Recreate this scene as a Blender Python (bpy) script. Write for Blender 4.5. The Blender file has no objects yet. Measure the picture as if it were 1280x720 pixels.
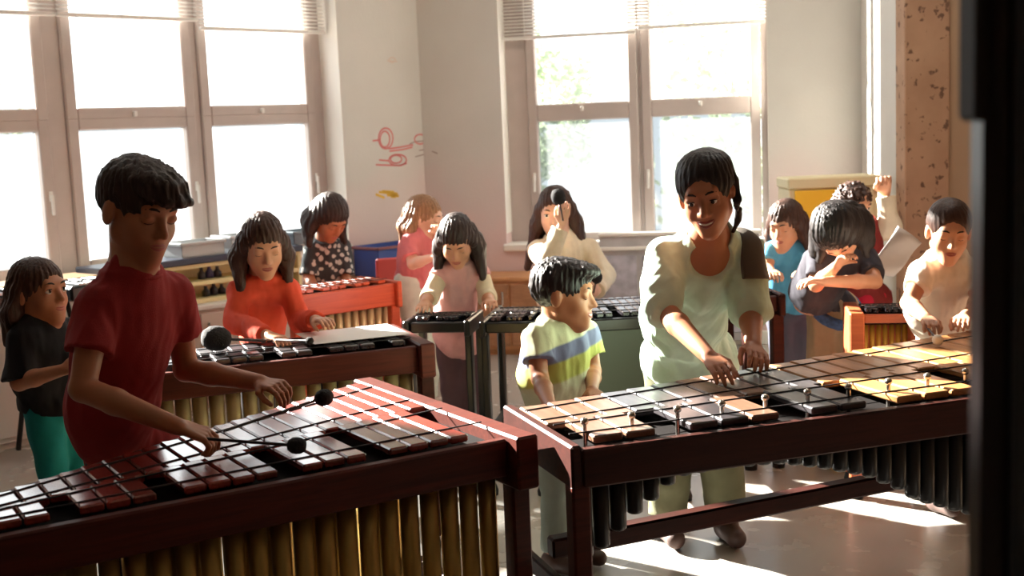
import bpy, math, random
import numpy as np
random.seed(7)
F32 = np.float32
C = bpy.context.scene.collection
def V(*a): return np.array(a, dtype=float)
def nrm(v):
    v = np.asarray(v, float); return v/ (np.linalg.norm(v)+1e-12)

# ---------------------------------------------------------------- camera
FPX = 1550.0
CAMZ = 1.6
PITCH = math.atan(200.0/FPX)
ROLL = math.radians(2.4)
_f = V(0, math.cos(PITCH), -math.sin(PITCH)); _r = V(1, 0, 0); _u = V(0, math.sin(PITCH), math.cos(PITCH))
CR = _r*math.cos(ROLL) - _u*math.sin(ROLL)
CU = _u*math.cos(ROLL) + _r*math.sin(ROLL)
CAM = V(0, 0, CAMZ)
def ray(px, py):
    return _f + CR*((px-640)/FPX) - CU*((py-360)/FPX)
def W(px, py, D):
    """a point of the room seen at a photograph pixel, D metres into the room"""
    d = ray(px, py); return CAM + d*(D/d[1])
def WZ(px, py, z):
    d = ray(px, py); return CAM + d*((z-CAMZ)/d[2])

# ---------------------------------------------------------------- materials
def lin(c):
    return tuple((x/12.92 if x <= .04045 else ((x+.055)/1.055)**2.4) for x in c)
def rgb(r, g, b): return lin((r/255, g/255, b/255))
class NT:
    def __init__(self, name):
        self.m = bpy.data.materials.new(name); self.m.use_nodes = True
        self.t = self.m.node_tree; self.n = self.t.nodes; self.l = self.t.links
        self.b = self.n['Principled BSDF']; self.out = self.n['Material Output']
    def add(self, typ, **kw):
        x = self.n.new(typ)
        for k, v in kw.items():
            if k in x.inputs: x.inputs[k].default_value = v
            else: setattr(x, k, v)
        return x
    def link(self, a, b): self.l.new(a, b)
    def ramp(self, fac, stops):
        r = self.n.new('ShaderNodeValToRGB'); e = r.color_ramp.elements
        while len(e) < len(stops): e.new(.5)
        for i, (p, c) in enumerate(stops):
            e[i].position = p; e[i].color = (*c, 1) if len(c) == 3 else c
        self.link(fac, r.inputs[0]); return r
def mat(name, col, rough=.6, spec=.5, metal=0., noise=0., nscale=20., bump=0., bscale=60., stretch=(1, 1, 1), coat=0., sss=0.):
    t = NT(name); b = t.b
    b.inputs['Base Color'].default_value = (*col, 1); b.inputs['Roughness'].default_value = rough
    b.inputs['Specular IOR Level'].default_value = spec; b.inputs['Metallic'].default_value = metal
    b.inputs['Coat Weight'].default_value = coat
    b.inputs['Coat Roughness'].default_value = .15
    if sss:
        b.inputs['Subsurface Weight'].default_value = sss; b.inputs['Subsurface Radius'].default_value = (.02, .008, .004)
        b.inputs['Subsurface Scale'].default_value = .5
    if noise or bump:
        tc = t.add('ShaderNodeTexCoord'); mp = t.add('ShaderNodeMapping'); mp.inputs['Scale'].default_value = stretch
        t.link(tc.outputs['Object'], mp.inputs[0])
    if noise:
        nz = t.add('ShaderNodeTexNoise', Scale=nscale, Detail=4.); t.link(mp.outputs[0], nz.inputs['Vector'])
        lo = tuple(max(0, x*(1-noise)) for x in col); hi = tuple(min(1, x*(1+noise)) for x in col)
        r = t.ramp(nz.outputs['Fac'], [(.3, lo), (.7, hi)]); t.link(r.outputs[0], b.inputs['Base Color'])
    if bump:
        nb = t.add('ShaderNodeTexNoise', Scale=bscale, Detail=3.); t.link(mp.outputs[0], nb.inputs['Vector'])
        bp = t.add('ShaderNodeBump', Strength=bump, Distance=.01); t.link(nb.outputs['Fac'], bp.inputs['Height'])
        t.link(bp.outputs[0], b.inputs['Normal'])
    return t.m
def wood(name, c1, c2, rough=.4, scale=(2, 30, 30), coat=0., spec=.5):
    t = NT(name); tc = t.add('ShaderNodeTexCoord'); mp = t.add('ShaderNodeMapping'); mp.inputs['Scale'].default_value = scale
    t.link(tc.outputs['Object'], mp.inputs[0])
    nz = t.add('ShaderNodeTexNoise', Scale=1.5, Detail=5., Distortion=1.2); t.link(mp.outputs[0], nz.inputs['Vector'])
    r = t.ramp(nz.outputs['Fac'], [(.3, c1), (.72, c2)]); t.link(r.outputs[0], t.b.inputs['Base Color'])
    t.b.inputs['Roughness'].default_value = rough; t.b.inputs['Coat Weight'].default_value = coat
    t.b.inputs['Specular IOR Level'].default_value = spec; t.b.inputs['Coat Roughness'].default_value = .2
    return t.m

# ---------------------------------------------------------------- mesh builder
def link_mesh(name, v, f, m, parent=None, smooth=False):
    me = bpy.data.meshes.new(name)
    v = np.asarray(v, dtype=F32)
    if isinstance(f, np.ndarray):
        n, k = f.shape
        me.vertices.add(len(v)); me.vertices.foreach_set('co', v.ravel())
        me.loops.add(n*k); me.loops.foreach_set('vertex_index', f.astype(np.int32).ravel())
        me.polygons.add(n)
        me.polygons.foreach_set('loop_start', np.arange(0, n*k, k, dtype=np.int32))
        me.polygons.foreach_set('loop_total', np.full(n, k, dtype=np.int32))
        me.update(calc_edges=True); me.validate()
    else:
        me.from_pydata([tuple(map(float, x)) for x in v], [], f); me.update()
    if smooth: me.polygons.foreach_set('use_smooth', [True]*len(me.polygons))
    if m:
        for x in (m if isinstance(m, (list, tuple)) else [m]): me.materials.append(x)
    o = bpy.data.objects.new(name, me); C.objects.link(o)
    if parent: o.parent = parent
    return o
class MB:
    """collects boxes, tubes, cylinders into ONE mesh"""
    def __init__(s): s.v = []; s.f = []; s.sm = []
    def _add(s, v, f, sm=False):
        b = len(s.v); s.v += [tuple(x) for x in v]; s.f += [tuple(b+i for i in q) for q in f]; s.sm += [sm]*len(f)
    def box(s, lo, hi, bev=0., M=None):
        """bevelled box; M maps local points"""
        lo = V(*lo); hi = V(*hi); c = (lo+hi)/2; h = (hi-lo)/2
        bev = min(bev, min(h)*.8)
        if bev <= 0:
            v = [c+h*V(x, y, z) for z in (-1, 1) for y in (-1, 1) for x in (-1, 1)]
            f = [(0, 2, 3, 1), (4, 5, 7, 6), (0, 1, 5, 4), (2, 6, 7, 3), (0, 4, 6, 2), (1, 3, 7, 5)]
        else:
            v = []; idx = {}
            for sx in (-1, 1):
                for sy in (-1, 1):
                    for sz in (-1, 1):
                        for a in range(3):
                            p = h*V(sx, sy, sz); q = p.copy()
                            for b in range(3):
                                if b != a: q[b] -= bev*(sx, sy, sz)[b]
                            idx[(sx, sy, sz, a)] = len(v); v.append(c+q)
            f = []
            for a in range(3):
                b, d = (a+1) % 3, (a+2) % 3
                for s_ in (-1, 1):
                    q = []
                    for (u, w) in ((-1, -1), (1, -1), (1, 1), (-1, 1)):
                        k = [0, 0, 0]; k[a] = s_; k[b] = u; k[d] = w; q.append(idx[(*k, a)])
                    f.append(tuple(q if s_ > 0 else q[::-1]))
                # edges along axis a
                for u in (-1, 1):
                    for w in (-1, 1):
                        k1 = [0, 0, 0]; k1[b] = u; k1[d] = w; k1[a] = -1; k2 = list(k1); k2[a] = 1
                        q = [idx[(*k1, b)], idx[(*k2, b)], idx[(*k2, d)], idx[(*k1, d)]]
                        f.append(tuple(q if u*w > 0 else q[::-1]))
            for sx in (-1, 1):
                for sy in (-1, 1):
                    for sz in (-1, 1):
                        q = [idx[(sx, sy, sz, a)] for a in range(3)]
                        f.append(tuple(q if sx*sy*sz > 0 else q[::-1]))
        if M is not None: v = [M(p) for p in v]
        s._add(v, f)
        return s
    def tube(s, pts, r, n=8, caps=True):
        pts = [V(*p) for p in pts]; rs = r if isinstance(r, (list, tuple)) else [r]*len(pts)
        up = None; rings = []
        for i, p in enumerate(pts):
            d = nrm(pts[min(i+1, len(pts)-1)] - pts[max(i-1, 0)])
            if up is None:
                up = V(0, 0, 1) if abs(d[2]) < .9 else V(1, 0, 0)
            x = nrm(np.cross(d, up)); up = nrm(np.cross(x, d))
            rings.append([p + rs[i]*(x*math.cos(2*math.pi*k/n) + up*math.sin(2*math.pi*k/n)) for k in range(n)])
        v = [q for R in rings for q in R]; f = []
        for i in range(len(pts)-1):
            for k in range(n):
                a = i*n+k; b = i*n+(k+1) % n; f.append((a, b, b+n, a+n))
        s._add(v, f, True)
        if caps:
            b = len(v); 
            s._add(rings[0], [tuple(range(n))[::-1]]); s._add(rings[-1], [tuple(range(n))])
        return s
    def lathe(s, prof, c=(0, 0, 0), n=20, axis=None):
        """prof: (r,z) pairs"""
        v = []; f = []
        if axis is None: X, Y, Z = V(1, 0, 0), V(0, 1, 0), V(0, 0, 1)
        else:
            Z = nrm(axis); X = nrm(np.cross(Z, V(0, 0, 1) if abs(Z[2]) < .9 else V(1, 0, 0))); Y = np.cross(Z, X)
        for (r, z) in prof:
            for k in range(n):
                a = 2*math.pi*k/n; v.append(V(*c)+X*r*math.cos(a)+Y*r*math.sin(a)+Z*z)
        for i in range(len(prof)-1):
            for k in range(n):
                a = i*n+k; b = i*n+(k+1) % n; f.append((a, b, b+n, a+n))
        s._add(v, f, True)
        return s
    def sphere(s, c, r, n=14, sc=(1, 1, 1)):
        prof = []
        v = []; f = []; m = n//2+2
        for i in range(m+1):
            t = math.pi*i/m
            for k in range(n):
                a = 2*math.pi*k/n
                v.append((c[0]+sc[0]*r*math.sin(t)*math.cos(a), c[1]+sc[1]*r*math.sin(t)*math.sin(a), c[2]-sc[2]*r*math.cos(t)))
        for i in range(m):
            for k in range(n):
                a = i*n+k; b = i*n+(k+1) % n; f.append((a, b, b+n, a+n))
        s._add(v, f, True); return s
    def poly(s, v, f, sm=False): s._add(v, f, sm); return s
    def build(s, name, m, parent=None):
        o = link_mesh(name, s.v, s.f, m, parent)
        o.data.polygons.foreach_set('use_smooth', s.sm); o.data.update()
        return o
def empty(name, loc, rz=0.):
    o = bpy.data.objects.new(name, None); C.objects.link(o); o.location = tuple(map(float, loc)); o.rotation_euler = (0, 0, rz)
    o.empty_display_size = .1
    return o
def tag(o, label=None, cat=None, group=None, kind=None):
    if label: o['label'] = label
    if cat: o['category'] = cat
    if group: o['group'] = group
    if kind: o['kind'] = kind
    return o

# ---------------------------------------------------------------- implicit surfaces
def rc(a, b, ra, rb, clip=None):
    """tapered capsule; clip = list of (point, normal): the part beyond the normal is cut"""
    a = np.asarray(a, float); b = np.asarray(b, float); ab = b-a; L2 = float(ab@ab)+1e-12
    def fn(x, y, z):
        t = ((x-a[0])*ab[0] + (y-a[1])*ab[1] + (z-a[2])*ab[2])/L2
        t = np.clip(t, 0, 1)
        d = np.sqrt((x-a[0]-t*ab[0])**2 + (y-a[1]-t*ab[1])**2 + (z-a[2]-t*ab[2])**2) - (ra+(rb-ra)*t)
        if clip:
            for (p, n) in clip: d = np.maximum(d, (x-p[0])*n[0]+(y-p[1])*n[1]+(z-p[2])*n[2])
        return d
    r = max(ra, rb)
    return fn, np.minimum(a-ra, b-rb), np.maximum(a+ra, b+rb)
def el(c, r, R=None, clip=None):
    """ellipsoid; R columns are its axes"""
    c = np.asarray(c, float); r = np.asarray(r, float); R = np.eye(3) if R is None else np.asarray(R, float)
    def fn(x, y, z):
        k0 = 0; k1 = 0
        for i in range(3):
            q = (x-c[0])*R[0, i] + (y-c[1])*R[1, i] + (z-c[2])*R[2, i]
            k0 = k0+(q/r[i])**2; k1 = k1+(q/(r[i]*r[i]))**2
        k0 = np.sqrt(k0); k1 = np.sqrt(k1)+1e-9
        d = k0*(k0-1)/k1
        if clip:
            for (p, n) in clip: d = np.maximum(d, (x-p[0])*n[0]+(y-p[1])*n[1]+(z-p[2])*n[2])
        return d
    e = np.sqrt(((R*r)**2).sum(axis=1))
    return fn, c-e, c+e
def smin(a, b, k):
    if k <= 0: return np.minimum(a, b)
    h = np.clip(.5+.5*(b-a)/k, 0, 1); return b*(1-h)+a*h-k*h*(1-h)
def fnoise(x, y, z, fx, fy, fz, seed):
    rs = np.random.RandomState(seed); s = 0
    for i in range(5):
        w = rs.normal(size=3)*(fx, fy, fz); ph = rs.uniform(0, 6.28, 2)
        w2 = rs.normal(size=3)*(fx, fy, fz)*.5
        s = s+np.sin(x*w[0]+y*w[1]+z*w[2]+ph[0]+1.5*np.sin(x*w2[0]+y*w2[1]+z*w2[2]+ph[1]))
    return s/3.2
def evalpts(ops, P):
    x, y, z = P[:, 0], P[:, 1], P[:, 2]; d = np.full(len(P), 1.)
    for o in ops:
        if o[0] == 'u': d = smin(d, o[1][0](x, y, z), o[2])
        elif o[0] == 's': d = -smin(-d, o[1][0](x, y, z), o[2])
    return d
def bake(ops, h):
    lo = np.full(3, 1e9); hi = np.full(3, -1e9)
    for o in ops:
        if o[0] == 'u': lo = np.minimum(lo, o[1][1]); hi = np.maximum(hi, o[1][2])
    lo = lo-.05-h; n = np.ceil((hi+.05-lo)/h).astype(int)+2
    ax = [(lo[i]+h*np.arange(n[i])).astype(F32) for i in range(3)]
    D = np.full(tuple(n), 1., dtype=F32)
    def grid(l, u, pad):
        i0 = np.maximum(((l-pad-lo)/h).astype(int), 0); i1 = np.minimum(np.ceil((u+pad-lo)/h).astype(int)+1, n)
        i1 = np.maximum(i1, i0)
        sl = tuple(slice(i0[i], i1[i]) for i in range(3))
        return sl, ax[0][sl[0]][:, None, None], ax[1][sl[1]][None, :, None], ax[2][sl[2]][None, None, :]
    for o in ops:
        if o[0] in 'us':
            fn, l, u = o[1]; k = o[2]; sl, x, y, z = grid(l, u, k+3*h)
            d = fn(x, y, z).astype(F32)
            D[sl] = smin(D[sl], d, k) if o[0] == 'u' else -smin(-D[sl], d, k)
        elif o[0] == 'c':       # keep the side n points away from
            p, nn = o[1], o[2]
            d = ((ax[0]-p[0])*nn[0])[:, None, None]+((ax[1]-p[1])*nn[1])[None, :, None]+((ax[2]-p[2])*nn[2])[None, None, :]
            D = -smin(-D, -d.astype(F32), o[3] if len(o) > 3 else 0)
        elif o[0] == 'n':
            amp, fr, seed = o[1:4]
            I = np.nonzero(np.abs(D) < amp*3+2*h)
            x, y, z = ax[0][I[0]], ax[1][I[1]], ax[2][I[2]]
            D[I] += (amp*fnoise(x, y, z, *fr, seed)).astype(F32)
        elif o[0] == 'f':       # free displacement function on the near-surface cells
            I = np.nonzero(np.abs(D) < .03)
            x, y, z = ax[0][I[0]], ax[1][I[1]], ax[2][I[2]]
            D[I] = o[1](x, y, z, D[I]).astype(F32)
    return nets(D, lo, h)
def nets(D, lo, h):
    S = D < 0
    cs = [S[i:D.shape[0]-1+i, j:D.shape[1]-1+j, k:D.shape[2]-1+k] for i in (0, 1) for j in (0, 1) for k in (0, 1)]
    a = cs[0].copy(); o = cs[0].copy()
    for c in cs[1:]: a &= c; o |= c
    I = np.argwhere(o & ~a)
    val = np.stack([D[I[:, 0]+i, I[:, 1]+j, I[:, 2]+k] for i in (0, 1) for j in (0, 1) for k in (0, 1)], 1)
    cor = np.array([(i, j, k) for i in (0, 1) for j in (0, 1) for k in (0, 1)], F32)
    acc = np.zeros((len(I), 3), F32); cnt = np.zeros(len(I), F32)
    for p in range(8):
        for q in range(p+1, 8):
            if np.abs(cor[p]-cor[q]).sum() != 1: continue
            m = (val[:, p] < 0) != (val[:, q] < 0)
            t = np.where(m, val[:, p]/np.where(m, val[:, p]-val[:, q], 1), 0)
            acc += np.where(m[:, None], cor[p]+(cor[q]-cor[p])*t[:, None], 0); cnt += m
    Vt = (I+acc/cnt[:, None])*h+lo
    idx = np.full(tuple(s-1 for s in D.shape), -1, np.int32); idx[I[:, 0], I[:, 1], I[:, 2]] = np.arange(len(I))
    Q = []
    for axis in range(3):
        A = np.take(S, range(0, S.shape[axis]-1), axis); B = np.take(S, range(1, S.shape[axis]), axis)
        E = np.argwhere(A != B)
        b, c = (axis+1) % 3, (axis+2) % 3
        E = E[(E[:, b] > 0) & (E[:, c] > 0) & (E[:, b] < S.shape[b]-1) & (E[:, c] < S.shape[c]-1)]
        ins = A[E[:, 0], E[:, 1], E[:, 2]]
        q = []
        for (db, dc) in ((-1, -1), (0, -1), (0, 0), (-1, 0)):
            G = E.copy(); G[:, b] += db; G[:, c] += dc; q.append(idx[G[:, 0], G[:, 1], G[:, 2]])
        q = np.stack(q, 1); q[~ins] = q[~ins][:, ::-1]
        Q.append(q[(q >= 0).all(1)])
    return Vt, np.concatenate(Q)
def surf(name, ops, h, m, parent, origin):
    v, f = bake(ops, h)
    return link_mesh(name, v-np.asarray(origin)[None, :], f, m, parent, smooth=True)
# ---------------------------------------------------------------- materials of the room
M = {}
def wallmat(name, base, low=None):
    t = NT(name); tc = t.add('ShaderNodeTexCoord')
    nz = t.add('ShaderNodeTexNoise', Scale=3., Detail=6.); t.link(tc.outputs['Object'], nz.inputs['Vector'])
    r = t.ramp(nz.outputs['Fac'], [(.25, tuple(x*.93 for x in base)), (.75, base)])
    col = r.outputs[0]
    if low:          # pink towards the bottom, uneven along its upper edge
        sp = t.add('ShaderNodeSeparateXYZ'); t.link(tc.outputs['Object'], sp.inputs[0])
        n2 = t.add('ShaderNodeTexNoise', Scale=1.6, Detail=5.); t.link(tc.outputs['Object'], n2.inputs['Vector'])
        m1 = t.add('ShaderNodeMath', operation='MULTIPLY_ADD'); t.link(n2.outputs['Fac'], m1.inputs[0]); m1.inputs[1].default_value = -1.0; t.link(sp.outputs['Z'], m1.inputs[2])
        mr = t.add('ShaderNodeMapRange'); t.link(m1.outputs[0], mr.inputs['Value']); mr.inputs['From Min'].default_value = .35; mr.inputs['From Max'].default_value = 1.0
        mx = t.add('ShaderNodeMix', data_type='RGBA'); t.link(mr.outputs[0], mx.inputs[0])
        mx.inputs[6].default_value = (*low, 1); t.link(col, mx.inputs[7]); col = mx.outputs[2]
    t.link(col, t.b.inputs['Base Color']); t.b.inputs['Roughness'].default_value = .8
    nb = t.add('ShaderNodeTexNoise', Scale=40., Detail=4.); t.link(tc.outputs['Object'], nb.inputs['Vector'])
    bp = t.add('ShaderNodeBump', Strength=.12, Distance=.01); t.link(nb.outputs['Fac'], bp.inputs['Height']); t.link(bp.outputs[0], t.b.inputs['Normal'])
    return t.m
M['wall'] = wallmat('plaster', rgb(212, 207, 199))
M['wallpink'] = wallmat('plaster_pink_below', rgb(206, 203, 196), rgb(216, 192, 188))
M['ceil'] = mat('ceiling_paint', rgb(225, 222, 216), .9)
def floormat():
    t = NT('floor_vinyl'); tc = t.add('ShaderNodeTexCoord')
    n1 = t.add('ShaderNodeTexNoise', Scale=1.2, Detail=6.); t.link(tc.outputs['Object'], n1.inputs['Vector'])
    r = t.ramp(n1.outputs['Fac'], [(.3, rgb(160, 154, 146)), (.7, rgb(166, 160, 152))])
    t.link(r.outputs[0], t.b.inputs['Base Color'])
    n2 = t.add('ShaderNodeTexNoise', Scale=7., Detail=3.); t.link(tc.outputs['Object'], n2.inputs['Vector'])
    r2 = t.ramp(n2.outputs['Fac'], [(.3, (.27,)*3), (.7, (.275,)*3)]); t.link(r2.outputs[0], t.b.inputs['Roughness'])
    return t.m
M['floor'] = floormat()
M['winframe'] = mat('window_frame_brown', rgb(182, 170, 164), .5, noise=.06, nscale=6)
M['reveal'] = mat('reveal_white', rgb(232, 228, 220), .7)
def glass(name, trans, veil, tint):
    t = NT(name); t.n.remove(t.b)
    tr = t.add('ShaderNodeBsdfTransparent'); tr.inputs[0].default_value = (*tint, 1)
    tl = t.add('ShaderNodeBsdfTranslucent'); tl.inputs[0].default_value = (.95, .97, 1, 1)
    gl = t.add('ShaderNodeBsdfGlossy', Roughness=.05)
    a = t.add('ShaderNodeMixShader'); a.inputs[0].default_value = veil; t.link(tr.outputs[0], a.inputs[1]); t.link(tl.outputs[0], a.inputs[2])
    b = t.add('ShaderNodeMixShader'); b.inputs[0].default_value = .05; t.link(a.outputs[0], b.inputs[1]); t.link(gl.outputs[0], b.inputs[2])
    t.link(b.outputs[0], t.out.inputs[0]); return t.m
M['glass'] = glass('window_glass', 1, .015, (.97, .98, .98))
M['frosted'] = glass('hazed_glass', 1, .07, (.50, .525, .535))
def slatmat():
    t = NT('blind_slat'); t.b.inputs['Base Color'].default_value = (*rgb(225, 222, 216), 1); t.b.inputs['Roughness'].default_value = .5
    return t.m
M['slat'] = slatmat()
M['white_metal'] = mat('white_metal', rgb(220, 218, 212), .4)
M['chrome'] = mat('pale_metal', rgb(205, 200, 192), .25, metal=1.)
def corkmat():
    t = NT('speckled_column'); tc = t.add('ShaderNodeTexCoord')
    n1 = t.add('ShaderNodeTexNoise', Scale=4., Detail=8.); t.link(tc.outputs['Object'], n1.inputs['Vector'])
    r = t.ramp(n1.outputs['Fac'], [(.3, rgb(160, 124, 98)), (.7, rgb(182, 146, 118))])
    v = t.add('ShaderNodeTexNoise', Scale=22., Detail=3.); t.link(tc.outputs['Object'], v.inputs['Vector'])
    r2 = t.ramp(v.outputs['Fac'], [(.60, (0, 0, 0)), (.66, (1, 1, 1))])
    mx = t.add('ShaderNodeMix', data_type='RGBA'); t.link(r2.outputs[0], mx.inputs[0]); t.link(r.outputs[0], mx.inputs[6]); mx.inputs[7].default_value = (*rgb(104, 76, 58), 1)
    t.link(mx.outputs[2], t.b.inputs['Base Color']); t.b.inputs['Roughness'].default_value = .85
    return t.m
M['cork'] = corkmat()
M['tan'] = mat('tan_paint', rgb(168, 140, 114), .8, noise=.05, nscale=3)
M['black'] = mat('black_gloss', rgb(16, 16, 18), .28)
M['blackmatte'] = mat('black_matte', rgb(20, 18, 18), .7)
M['darkblue'] = mat('dark_blue_grey', rgb(52, 58, 76), .4)

# ---------------------------------------------------------------- room shell
C0 = V(-.61, 9.2)
class Wall:
    def __init__(s, o, e, n): s.o = o; s.e = nrm(e); s.n = nrm(n)
    def p(s, t, d, z): q = s.o + s.e*t + s.n*d; return V(q[0], q[1], z)
    def hit(s, px, py, dep=0.):
        r = ray(px, py); o = s.o+s.n*dep; k = ((o-CAM[:2])@s.n)/(r[:2]@s.n); P = CAM+r*k
        return (P[:2]-s.o)@s.e, P[2]
    def M(s): return lambda q: s.p(q[0], q[1], q[2])
WL = Wall(C0, V(-.68, -.73), V(.73, -.68))
WB = Wall(C0, V(.978, -.208), V(-.208, -.978))
H = 3.9
def structure(o, label=None): o['kind'] = 'structure'; return o

mb = MB(); mb.box((-8, -2.2, -.1), (6, 11, 0)); structure(mb.build('floor', M['floor']))
cl = [tuple(WL.p(9.2, 0, 0)[:2]), (-6.9, -2.2), (3.4, -2.2), (3.4, 6.9), tuple(WB.p(2.75, -.02, 0)[:2]), tuple(WB.p(0, -.02, 0)[:2])]
mb = MB(); mb.poly([(*p, H) for p in cl]+[(*p, H+.1) for p in cl], [(5, 4, 3, 2, 1, 0), (6, 7, 8, 9, 10, 11)]+[(i, (i+1) % 6, 6+(i+1) % 6, 6+i) for i in range(6)]); structure(mb.build('ceiling', M['ceil']))
# openings
lt0 = WL.hit(433, 240)[0]; lt1 = 5.7
lz0 = WL.hit(160, 337, -.2)[1]; LTOP = 3.65
bt0 = WB.hit(629, 200)[0]; bt1 = WB.hit(961, 200)[0]
bz0 = WB.hit(800, 300, -.2)[1]
bend = WB.hit(1077, 200)[0]
TH = .32
def wall_with_hole(w, name, tA, tB, t0, t1, z0, z1, m):
    mb = MB(); f = w.M()
    for (a, b, c, d) in ((tA, t0, 0, H), (t1, tB, 0, H), (t0, t1, 0, z0), (t0, t1, z1, H)):
        mb.box((a, -TH, c), (b, 0, d), 0, f)
    o = mb.build(name, m); structure(o); return o
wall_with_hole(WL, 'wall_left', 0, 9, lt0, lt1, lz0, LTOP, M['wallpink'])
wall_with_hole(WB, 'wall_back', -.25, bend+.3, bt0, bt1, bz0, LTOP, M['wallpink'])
pB = WB.p(bend, 0, 0)
col_l = W(1131, 200, 6.8); col_r = W(1187, 200, 6.8)
mb = MB(); q0 = pB[:2]; q1 = V(col_l[0]+.004, 6.86)
dr = nrm(q1-q0); nr = V(-dr[1], dr[0]); nr = nr if nr[0] > 0 else -nr
mb.box((0, 0, 0), (np.linalg.norm(q1-q0), .04, H), 0, lambda p: V(*(q0+dr*p[0]+nr*p[1]), p[2]))
structure(mb.build('wall_right', M['wall']))
mb = MB(); mb.box((col_l[0], 6.80, 0), (col_r[0], 6.96, H), .006); o = mb.build('trim_1', M['cork']); structure(o)
mb = MB(); mb.box((col_r[0]-.002, 6.83, 0), (3.4, 7.3, H)); structure(mb.build('wall_right_return', M['tan'])); 
mb = MB(); mb.box((3.2, -2.2, 0), (3.4, 6.86, H)); structure(mb.build('wall_right_side', M['tan']))
mb = MB(); mb.box((-7, -2.2, 0), (3.4, -2.0, H)); structure(mb.build('wall_rear', M['tan']))
mb = MB(); mb.box((-7.0, -2.2, 0), (-6.75, 2.7, H)); structure(mb.build('wall_left_side', M['tan']))

# ---------------------------------------------------------------- windows
def window(name, w, t0, t1, z0, z1, cols, zr, glassz, dep=-.2, handles=()):
    """cols: pane spans along the wall; zr: pane spans in height"""
    root = empty(name, w.p((t0+t1)/2, dep, z0)); structure(root)
    o0 = np.array(root.location); f = lambda q: w.p(q[0], q[1], q[2])-o0
    fr = MB()
    # fixed frame: verticals and horizontals around the sashes
    sw = .075
    edges = [t0]+sum([[a-sw, b+sw] for a, b in cols], [])+[t1]
    for i in range(0, len(edges), 2):
        if edges[i+1]-edges[i] > .004: fr.box((edges[i], dep-.07, z0), (edges[i+1], dep-.0, z1), 0, f)
    ze = [z0]+sum([[a-sw, b+sw] for a, b in zr], [])+[z1]
    for i in range(0, len(ze), 2):
        if ze[i+1]-ze[i] > .004: fr.box((t0, dep-.072, ze[i]), (t1, dep-.004, ze[i+1]), 0, f)
    fo = fr.build('window_frame', M['winframe'], root)
    for (a, b) in cols:
        for j, (c, d) in enumerate(zr):
            s = MB()
            for (x0, x1, y0, y1) in ((a-sw+.004, a, c-sw+.004, d+sw-.004), (b, b+sw-.004, c-sw+.004, d+sw-.004), (a, b, c-sw+.004, c), (a, b, d, d+sw-.004)):
                s.box((x0, dep-.06, y0), (x1, dep+.02, y1), .008, f)
            so = s.build('sash', M['winframe'], root)
            g = MB(); g.box((a-.005, dep-.032, c-.005), (b+.005, dep-.026, d+.005), 0, f); g.build('pane', M[glassz[j]], so)
            h = MB()
            if j == 0:
                hx = a-sw*.5
                h.box((hx-.012, dep+.02, (c+d)/2-.02), (hx+.012, dep+.032, (c+d)/2+.04), .004, f)
                h.box((hx-.009, dep+.032, (c+d)/2-.10), (hx+.009, dep+.05, (c+d)/2+.02), .005, f)
            else:
                h.box(((a+b)/2-.012, dep+.02, c-sw*.8), ((a+b)/2+.012, dep+.045, c-sw*.35), .004, f)
            h.build('handle', M['white_metal'], so)
    return root
hl = lambda px, py: WL.hit(px, py, -.2)
xs = [hl(p, 150)[0] for p in (383, 263, 231, 96, 45)]
cw = xs[3]-xs[2]
lc = [(xs[0], xs[1]), (xs[2], xs[3]), (xs[4], xs[4]+cw*1.02), (xs[4]+cw*1.02+.2, xs[4]+cw*2.0+.2)]
lc = [c for c in lc if c[1] < lt1-.08]
zl = [(hl(200, 315)[1], hl(200, 160)[1]), (hl(200, 133)[1], LTOP-.12)]
window('window_1', WL, lt0, lt1, lz0, LTOP, lc, zl, ('frosted', 'glass'))
hb = lambda px, py: WB.hit(px, py, -.2)
xb = [hb(p, 145)[0] for p in (672, 786, 815, 938)]
zb = [(hb(800, 289)[1], hb(800, 147)[1]), (hb(800, 125)[1], LTOP-.12)]
window('window_2', WB, bt0, bt1, bz0, LTOP, [(xb[0], xb[1]), (xb[2], xb[3])], zb, ('frosted', 'glass'))
# sills
for (nm, w, a, b, z) in (('trim_2', WL, lt0, lt1, lz0), ('trim_3', WB, bt0-.02, bt1+.02, bz0)):
    mb = MB(); mb.box((a, -.2, z-.04), (b, .04, z+.012), .008, w.M()); structure(mb.build(nm, M['reveal']))
# white painted reveals lining the openings
for (nm, w, a, b, z) in (('trim_4', WL, lt0, lt1, LTOP), ('trim_5', WB, bt0, bt1, LTOP)):
    mb = MB(); mb.box((a, -.2, lz0), (a+.004, .002, LTOP), 0, w.M()); mb.box((b-.004, -.2, lz0), (b, .002, LTOP), 0, w.M()); structure(mb.build(nm, M['reveal']))
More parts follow.
